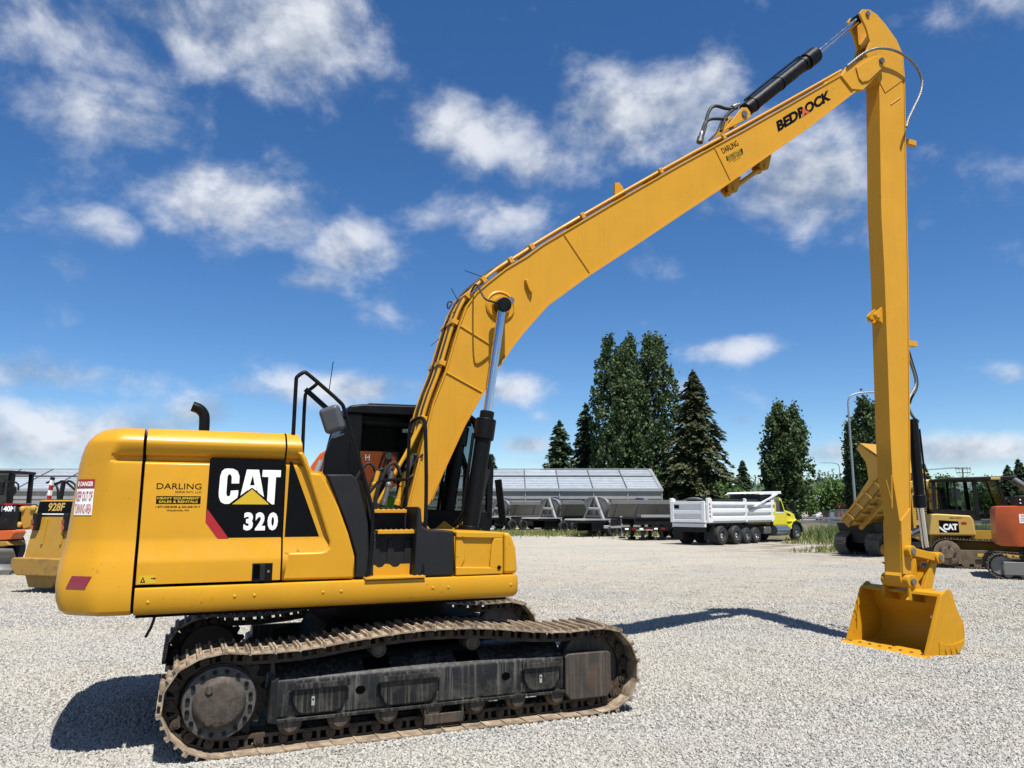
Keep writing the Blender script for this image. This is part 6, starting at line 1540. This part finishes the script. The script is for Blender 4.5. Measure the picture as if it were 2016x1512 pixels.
for c_, x in enumerate((2.75, 3.15, 3.7)):
    for k in range(9 if c_ < 2 else 4): MB().box(x, x + .28, .235, .26, (1.55 + k * .11) if c_ < 2 else (2.35 + k * .1), (1.60 + k * .11) if c_ < 2 else (2.39 + k * .1)).build('louvre', DECB, eb)
MB().box(2.7, 4.1, .235, .25, 1.14, 1.30).build('decal_strip', DECB, eb)
text_mb('CAT', (3.55, .233, 1.16), (1, 0, 0), (0, 0, 1), .42, .12, .03, 0).build('lettering', WHT, eb)
cb_ = MB().box(3.4, 4.3, .3, 1.5, 2.98, 3.35).build('roof_box', YELP, Kc, bevel=.05)
for y in (.5, 1.8): MB().cyl((1.4, y + .2, 1.1), (1.5, y + .2, 3.1), .08, seg=14).build('hoist_cylinder', CHAS, Kc)

# ---------------------------------------------------------------- bulldozer
g_ = ground_pt(1868, 1119); BA = R(-22)
Z = thing('bulldozer', 'yellow bulldozer with black cab and roof behind the excavator bucket', 'bulldozer', (g_.x, g_.y, GZ), BA)
for y in (.30, 2.2): crawler(Z, -.55, y, 4.3, 1.05, .56, .19, MUD, RUSTD, 0, MUD, .05)
spk = MB().lathe([(.42, 0), (.42, .05), (.36, .07), (.20, .075), (.18, .10), (.0001, .105)], (0, .02, .53), (0, -1, 0), 32).build('sprocket_cover', MUD, Z)
for k in range(5): a = 2 * math.pi * k / 5; MB().cyl((.24 * math.cos(a), -.10, .53 + .24 * math.sin(a)), (.24 * math.cos(a), -.03, .53 + .24 * math.sin(a)), .04, seg=10).build('hub_bolt', RUSTB, spk)
MB().box(.9, 2.9, -.02, .05, .42, .52).build('frame_guard', YELP, Z)
MB().box(-.4, 3.4, .62, 1.9, .6, 1.15).build('main_frame', OCH, Z, bevel=.03)
MB().prism([(.75, 1.0), (3.3, 1.0), (3.3, 1.3), (.9, 1.3)], .1, 2.4).build('side_platform', OCH, Z)
for k in range(3): MB().obox((1.75 + k * .14, .05, 1.02), (2.05 + k * .14, .05, 1.32), .08, .07).build('step_bar', YELP, Z)
ft = MB().prism([(-.52, 1.12), (.92, 1.12), (.88, 1.66), (.80, 1.80), (-.22, 1.86), (-.40, 1.84)], .0, 2.5).build('fuel_tank', YELP, Z, bevel=.05, seg=3)
lgp = MB().prism([(-.18, 1.22), (.42, 1.22), (.42, 1.60), (-.18, 1.64)], -.006, .01).build('logo_panel', DECB, Z)
MB().prism([(-.18, 1.44), (.06, 1.22), (-.02, 1.22), (-.18, 1.36)], -.008, .0).build('stripe', WHT, lgp)
text_mb('CAT', (-.06, -.009, 1.30), (1, 0, 0), (0, 0, 1), .44, .22, .06, 0).build('lettering', WHT, lgp)
MB().box(.50, .66, -.006, .004, 1.5, 1.58).build('decal', REDV, ft)
text_mb('SM14291', (.16, -.003, 1.69), (1, 0, 0), (0, 0, 1), .38, .05, .01, 0).build('lettering', DECB, ft)
# cab: posts, panes, roof
dc_ = MB().box(-.25, 1.95, .35, 2.15, 1.70, 1.86).build('cab_base', CHAS, Z)
for (x0, x1, xt0, xt1) in ((-.30, -.18, -.26, -.14), (.42, .48, .42, .48), (1.02, 1.16, .98, 1.10), (1.98, 2.08, 1.70, 1.78)):
    for y in (.35, 2.10): MB().prism([(x0, 1.8), (x1, 1.8), (xt1, 3.02), (xt0, 3.02)], y - .04, y + .05).build('cab_post', CHAS, Z)
for y in (.35, 2.10):
    MB().prism([(-.18, 2.0), (.42, 2.0), (.42, 2.98), (-.14, 2.98)], y - .006, y + .006).build('window_pane', GLASS, Z); MB().prism([(.48, 2.0), (1.02, 2.0), (.98, 2.98), (.48, 2.98)], y - .006, y + .006).build('window_pane', GLASS, Z)
    MB().prism([(1.16, 1.5), (1.98, 1.5), (2.0, 1.86), (1.70, 2.98), (1.10, 2.98)], y - .006, y + .006).build('door_pane', GLASS, Z)
    MB().prism([(-.28, 1.66), (1.16, 1.62), (1.12, 1.98), (-.26, 2.02)], y - .03, y + .04).build('lower_panel', CHAS, Z)
MB().box(-.25, -.20, .4, 2.1, 1.9, 3.0).build('rear_pane', GLASS, Z); MB().prism([(2.0, 1.86), (2.03, 1.86), (1.74, 3.0), (1.71, 3.0)], .4, 2.1).build('front_pane', GLASS, Z)
MB().prism([(-.34, 3.0), (1.95, 3.0), (2.3, 3.10), (2.35, 3.16), (.2, 3.12), (-.3, 3.06)], .25, 2.2).build('roof', CHAS, Z, bevel=.03)
MB().box(1.55, 1.85, .24, .4, 3.02, 3.12).build('roof_lamp', YELP, Z, bevel=.02)
st_ = MB().prism([(.1, 1.86), (.7, 1.86), (.7, 2.1), (.28, 2.15), (.18, 2.75), (.02, 2.75)], .9, 1.55).build('operator_seat', RUB, Z, bevel=.05)
MB().box(.5, .8, 1.6, 1.65, 2.4, 2.75).build('paper', WHT, Z)
MB().box(2.1, 3.6, .75, 1.75, 1.15, 2.05).build('engine_hood', YELP, Z, bevel=.05)
MB().tube([(2.9, .9, 2.0), (2.9, .9, 2.55), (2.75, .9, 2.72), (2.35, .9, 3.05)], .12, 14, 1).build('exhaust_stack', STEEL, Z)
MB().prism([(-.6, 2.72), (-.3, 2.72), (-.3, 3.05), (-.62, 3.08), (-1.0, 3.0), (-1.0, 2.75)], .5, 2.0).build('rear_housing', YELP, Z, bevel=.05)
# ripper behind
rp = MB().obox((-.5, 1.25, .9), (-1.25, 1.25, 1.25), .9, .18).build('ripper_frame', YELP, Z, bevel=.03)
for y in (.7, 1.25, 1.8): MB().prism([(-1.1, .5), (-1.3, .62), (-1.5, 1.3), (-1.25, 1.35), (-1.15, .9)], y - .05, y + .05).build('shank', OCHW, rp)
for y in (.8, 1.7): MB().cyl((-.5, y, 1.4), (-1.2, y, 1.0), .07, seg=12).build('ripper_cylinder', STEEL, rp)
bl = MB().prism([(4.3, .1), (4.42, .1), (4.34, .6), (4.5, 1.25), (4.38, 1.25), (4.2, .6)], -.2, 2.7).build('blade', OCH, Z)

# ---------------------------------------------------------------- orange excavator at the right edge
g_ = ground_pt(1945, 1139); OA = R(-28)
O_ = thing('excavator', 'orange excavator cut off by the right edge of the picture', 'excavator', (g_.x, g_.y, GZ), OA)
for y in (.28, 2.1): crawler(O_, 0, y, 3.8, .76, .55, .17, MUD, RUSTD, 0, TUBG, .028)
MB().box(.42, 1.1, -.03, .03, .12, .50).build('frame_cover', TUBG, O_, bevel=.02)
MB().box(1.0, 2.8, .6, 1.8, .5, .85).build('carbody', CHAS, O_)
def ocw(z, k): return [(.32 + k, -.15 + .3), (.55 + k, -.02), (.9, -.15), (3.4, -.15), (3.4, 2.5), (.9, 2.5), (.5 + k, 2.3), (.30 + k, 1.9)]
mb = MB(); rws = [[(x, y, z) for x, y in ocw(z, k)] for z, k in ((.95, .1), (1.05, .02), (1.6, .02), (2.0, .04), (2.1, .10), (2.12, .2))]
mb.grid(rws, wrap=True); mb.add(rws[0], [tuple(range(8))]); mb.add(rws[-1], [tuple(range(8))]); ob = mb.build('counterweight', ORG, O_, sharp=40)
MB().box(.95, 3.3, -.05, 2.4, 2.12, 2.42).build('engine_hood', CHAS, O_, bevel=.03)
for z in (2.2, 2.3): MB().cyl((1.0, -.06, z), (1.0, -.045, z), .02, seg=10).build('rivet', WHT, ob)
sg2 = MB().box(.92, 1.28, -.158, -.148, 1.62, 1.88).build('warning_sign', WHT, O_)
text_mb('DANGER', (.97, -.160, 1.80), (1, 0, 0), (0, 0, 1), .26, .06, .02, 0).build('lettering', REDV, sg2)
text_mb('KEEP OUT OF', (.95, -.160, 1.73), (1, 0, 0), (0, 0, 1), .30, .045, .01, 0).build('lettering', REDV, sg2)
text_mb('SWING AREA', (.95, -.160, 1.66), (1, 0, 0), (0, 0, 1), .30, .045, .01, 0).build('lettering', REDV, sg2)
MB().tube([(1.1, -.155, 1.6), (1.2, -.155, 1.35), (1.6, -.155, 1.18), (2.4, -.155, 1.12)], .012, 6, 2).build('panel_crease', ORG, ob)
MB().box(2.2, 3.4, 1.3, 2.4, 2.1, 3.0).build('cab', DGL, O_, bevel=.05)
MB().prism([(2.6, 1.6), (3.0, 1.6), (5.0, 4.6), (7.2, 4.4), (7.2, 4.0), (5.2, 4.0), (3.6, 1.9)], .9, 1.4).build('boom', ORG, O_)

# ---------------------------------------------------------------- orange excavator parked behind the cab
p0 = at_dist(560, 1000, 18.5); p0.z = GZ
Q = thing('excavator', 'orange excavator parked behind the cab of the long reach machine', 'excavator', p0, R(14))
sc_ = 18.5 / F
def q2(px, py, Y=18.5):
    a = at_dist(px, py, Y); return ((px - 560) * sc_ / math.cos(R(14)) * .97, a.z - GZ)
for y in (.2, 2.0): crawler(Q, 0, y, 3.9, .85, .55, .2, MUD, RUSTD, 0, MUD)
MB().box(.4, 3.2, -.1, 2.4, 1.0, 1.9).build('house', ORG, Q, bevel=.06); MB().box(1.2, 2.6, .6, 1.7, .6, 1.0).build('carbody', CHAS, Q)
pb = [q2(*p) for p in [(596, 950), (606, 912), (622, 888), (645, 872), (700, 852), (742, 846), (775, 848), (800, 872), (815, 930), (770, 960), (700, 965)]]
qb = MB().prism(pb, .85, 1.35).build('boom', ORG, Q, bevel=.02)
a, b = q2(614, 935), q2(626, 902); MB().cyl((a[0], .8, a[1]), (b[0], .8, b[1]), .07, seg=12).build('bucket_link', TUBL, qb)
text_mb('H', (q2(715, 900)[0], .845, q2(715, 900)[1]), (1, 0, 0), (0, 0, 1), .12, .16, .03, 0).build('lettering', WHT, qb)
a = q2(764, 890); MB().cyl((a[0], .78, a[1]), (a[0], .86, a[1]), .09, seg=18).build('pin', STEEL, qb)
for k in range(3): MB().tube([(a[0] - .3 + .1 * k, .8, a[1] - .5), (a[0] - .1 + .1 * k, .8, a[1] + .25), (a[0] + .25, .8, a[1] + .2 - .1 * k), (a[0] + .35, .8, a[1] - .5)], .02, 6, 2).build('hose', RUB, qb)

# ---------------------------------------------------------------- wheel loader seen from behind
p0 = at_dist(103, 1000, 19.4); p0.z = GZ; LA = R(70)
W = thing('wheel_loader', 'yellow wheel loader seen from behind at the left of the excavator', 'wheel loader', p0, LA)
# local: x forward (away), y to the left of the machine
for x in (1.3, 4.3):
    for y in (-.95, .95): wheel(W, (x, y, .72), .72, .5, -1 if y < 0 else 1, OCH, .5)
hr = MB(); rws = []
for z, xx, hw in ((.82, -.05, .74), (1.0, -.03, .73), (1.6, .06, .68), (2.05, .12, .655), (2.24, .15, .64), (2.26, .18, .62)): rws.append([(xx, -hw, z), (xx, hw, z), (2.2, hw, z), (2.2, -hw, z)])
hr.grid(rws, wrap=True); hr.add(rws[-1], [(0, 1, 2, 3)]); hr.add(rws[0], [(0, 1, 2, 3)]); hood_ = hr.build('rear_hood', OCH, W, bevel=.03)
# black band with the model number, leaning with the hood
def onrear(y, z, off=.0): return Vector((interp([(.82, -.05), (1.0, -.03), (1.6, .06), (2.05, .12), (2.24, .15)], z) - off, y, z))
mb = MB(); rw = [[onrear(y, z, .006) for y in (-.63, .63)] for z in (1.93, 2.22)]; mb.grid(rw); nb_ = mb.build('number_band', DECB, W)
mb = MB(); rw = [[onrear(y, z, .008) for y in (-.63, .63)] for z in (1.895, 1.92)]; mb.grid(rw); mb.build('white_stripe', WHT, nb_)
mb = MB(); rw = [[onrear(y, z, .008) for y in (-.63, .63)] for z in (1.85, 1.88)]; mb.grid(rw); mb.build('brown_stripe', CHAS, nb_)
text_mb('928F', onrear(.28, 1.98, .012), (0, -1, 0), (.145, 0, 1), .56, .21, .03, 0).build('lettering', YELP, nb_)
for y in (.22, -.42): MB().obox(onrear(y, 1.15, .01), onrear(y, 1.8, .01), .05, .07, (1, 0, 0)).build('hood_rib', OCH, hood_, bevel=.015)
for y in (.52, -.52):
    lb = MB().box(-.06, .10, y - .09, y + .07, 1.5, 1.93).build('tail_lamp_housing', CHAS, W, bevel=.03)
    MB().box(-.065, -.04, y + .0, y + .09, 1.66, 1.77).build('tail_lamp', REDR, lb); MB().box(-.065, -.04, y + .0, y + .09, 1.53, 1.63).build('turn_lamp', ORNV, lb)
bmp = MB().prism([(-.83, .84), (.83, .84), (.88, .80), (.88, .62), (.7, .44), (.64, .42), (-.64, .42), (-.7, .44), (-.88, .62), (-.88, .80)], -.30, .55, 'x').build('rear_bumper', OCHW, W, bevel=.03)
MB().prism([(-.6, .42), (.6, .42), (.45, .12), (-.3, .12)], -.1, .5, 'x').build('hitch', OCHW, W, bevel=.02)
MB().box(2.2, 3.6, -.7, .7, 1.0, 1.9).build('cab_base', OCH, W, bevel=.03)
for x in (2.3, 3.6):
    for y in (-.65, .65): MB().box(x - .05, x + .05, y - .05, y + .05, 1.9, 2.2).build('cab_post', CHAS, W)
# guard rail on the hood and striped marker
for y in (-.1, .55): MB().tube([(.3, y - .35, 2.25), (.3, y - .3, 2.62), (.3, y - .05, 2.75), (.3, y + .1, 2.70)], .028, 8, 1).build('hood_rail', CHAS, W)
MB().tube([(.3, .38, 2.66), (.3, .05, 2.76), (.3, -.25, 2.58), (.3, -.52, 2.42), (.3, -.55, 2.25)], .03, 8, 1).build('hood_rail', CHAS, W)
MB().obox((.3, .12, 2.25), (.3, .06, 2.72), .08, .08).build('hood_rail', CHAS, W)
for k in range(4): MB().obox((.25, .46 - .015 * k, 2.25 + .13 * k), (.25, .445 - .015 * k, 2.38 + .13 * k), .06, .09).build('marker_stripe', REDV if k % 2 == 0 else WHT, W)
MB().obox((.25, .40, 2.77), (.25, .395, 2.84), .06, .10).build('marker_top', CHAS, W)
MB().box(4.9, 6.0, -1.25, 1.25, .05, .9).build('bucket', OCHW, W, bevel=.05)
for y in (-.5, .5): MB().obox((3.4, y, 1.3), (5.2, y, .6), .14, .25).build('lift_arm', OCH, W)

# ---------------------------------------------------------------- motor grader at the left edge
GD = 25.0; p0 = at_dist(0, 1000, GD); p0.z = GZ; gs_ = GD / F
G = thing('motor_grader', 'black and yellow motor grader with orange attachment at the left picture edge', 'grader', p0, 0)
def gq(px, py): return (px * gs_, at_dist(px, py, GD).z - GZ)
def gpoly(pts): return [gq(*p) for p in pts]
bod = MB().prism(gpoly([(-150, 990), (26, 992), (38, 1000), (36, 1043), (-150, 1043)]), .0, 1.2).build('engine_body', CHAS, G, bevel=.03)
a, b = gq(3, 1007), gq(30, 996); text_mb('140M', (a[0], -.004, a[1]), (1, 0, 0), (0, 0, 1), b[0] - a[0], b[1] - a[1], .04, 0).build('lettering', WHT, bod)
a, b = gq(-20, 994), gq(40, 991); MB().box(a[0], b[0], -.003, .3, a[1], b[1]).build('red_stripe', REDV, bod)
for x in (-70, -30, 8): q = gq(x, 991); MB().box(q[0], q[0] + .12, .05, .15, q[1], gq(0, 928)[1]).build('cab_post', CHAS, G); MB().box(q[0], q[0] + .12, 1.1, 1.2, q[1], gq(0, 928)[1]).build('cab_post', CHAS, G)
a, b = gq(-80, 932), gq(16, 926); MB().box(a[0], b[0], -.05, 1.3, a[1], b[1]).build('cab_roof', CHAS, G, bevel=.03)
a, b = gq(-68, 998), gq(10, 934); MB().box(a[0], b[0], .09, .1, a[1], b[1]).build('cab_window', DGL, G)
a, b = gq(5, 975), gq(12, 948); MB().box(a[0], b[0], -.3, -.15, a[1], b[1]).build('mirror', CHAS, G, bevel=.03)
def g3(px, py, y): q = gq(px, py); return (q[0], y, q[1])
MB().tube([g3(15, 962, -.1), g3(18, 950, -.15), g3(38, 950, -.2), g3(40, 966, -.2)], .03, 8, 1).build('mirror_arm', CHAS, G)
MB().tube([g3(16, 955, -.1), g3(10, 942, -.1), g3(4, 944, 0)], .03, 8, 1).build('mirror_arm', CHAS, G)
MB().prism(gpoly([(31, 955), (36, 960), (37, 968), (33, 976)]), -.26, -.18).build('mirror', CHAS, G, bevel=.02)
MB().tube([g3(0, 1040, -.1), g3(14, 1030, -.2), g3(22, 1022, -.2)], .03, 8).build('hose', RUB, G)
gn = MB().prism(gpoly([(35, 999), (40, 996), (60, 998), (68, 1004), (140, 1010), (140, 1030), (64, 1026), (58, 1040), (44, 1044), (38, 1028)]), .1, .6).build('front_frame', OCH, G, bevel=.06, seg=3)
for px, py in ((40, 1002), (62, 1000), (37, 1033)): q = gq(px, py); MB().lathe([(.09, 0), (.09, .08), (.05, .1), (.0001, .1)], (q[0], .12, q[1]), (0, -1, 0), 14).build('ball_joint', YELP, gn)
oa = MB().prism(gpoly([(11, 1064), (13, 1050), (20, 1044), (50, 1043), (53, 1048), (46, 1061)]), -.5, .1).build('orange_attachment', ORG, G, bevel=.03)
MB().prism(gpoly([(0, 1076), (6, 1066), (40, 1064), (48, 1072), (30, 1074), (14, 1075), (8, 1078)]), -.55, .3).build('blade_circle', OCHW, G, bevel=.02)
mbp = gpoly([(-90, 1076), (55, 1074), (58, 1108), (-90, 1112)])
x0g, x1g = gq(-90, 1080)[0], gq(56, 1080)[0]; z0g, z1g = GZ * 0 + .02, gq(0, 1078)[1]
bl_ = MB(); rws = []
for k in range(7): q = k / 6; rws.append([(x0g, -.6 + .22 * math.sin(q * math.pi), lerp(z0g, z1g, q)), (x1g, -.6 + .22 * math.sin(q * math.pi), lerp(z0g, z1g, q))])
bl_.grid(rws); bo = bl_.build('blade', TUBG, G); sd_ = bo.modifiers.new('plate', 'SOLIDIFY'); sd_.thickness = .03
MB().box(x0g, x1g, -.63, -.58, .0, .14).build('blade_edge', STEEL, bo)
for px in (-130, -60): 
    q = gq(px, 1080); wheel(G, (q[0], .5, .68), .68, .45, -1, CHAS, .5); wheel(G, (q[0], 1.9, .68), .68, .45, 1, CHAS, .5)
for y in (.1, 1.7): q = gq(190, 1080); wheel(G, (q[0], y, .66), .66, .4, -1 if y < 1 else 1, OCH, .5)
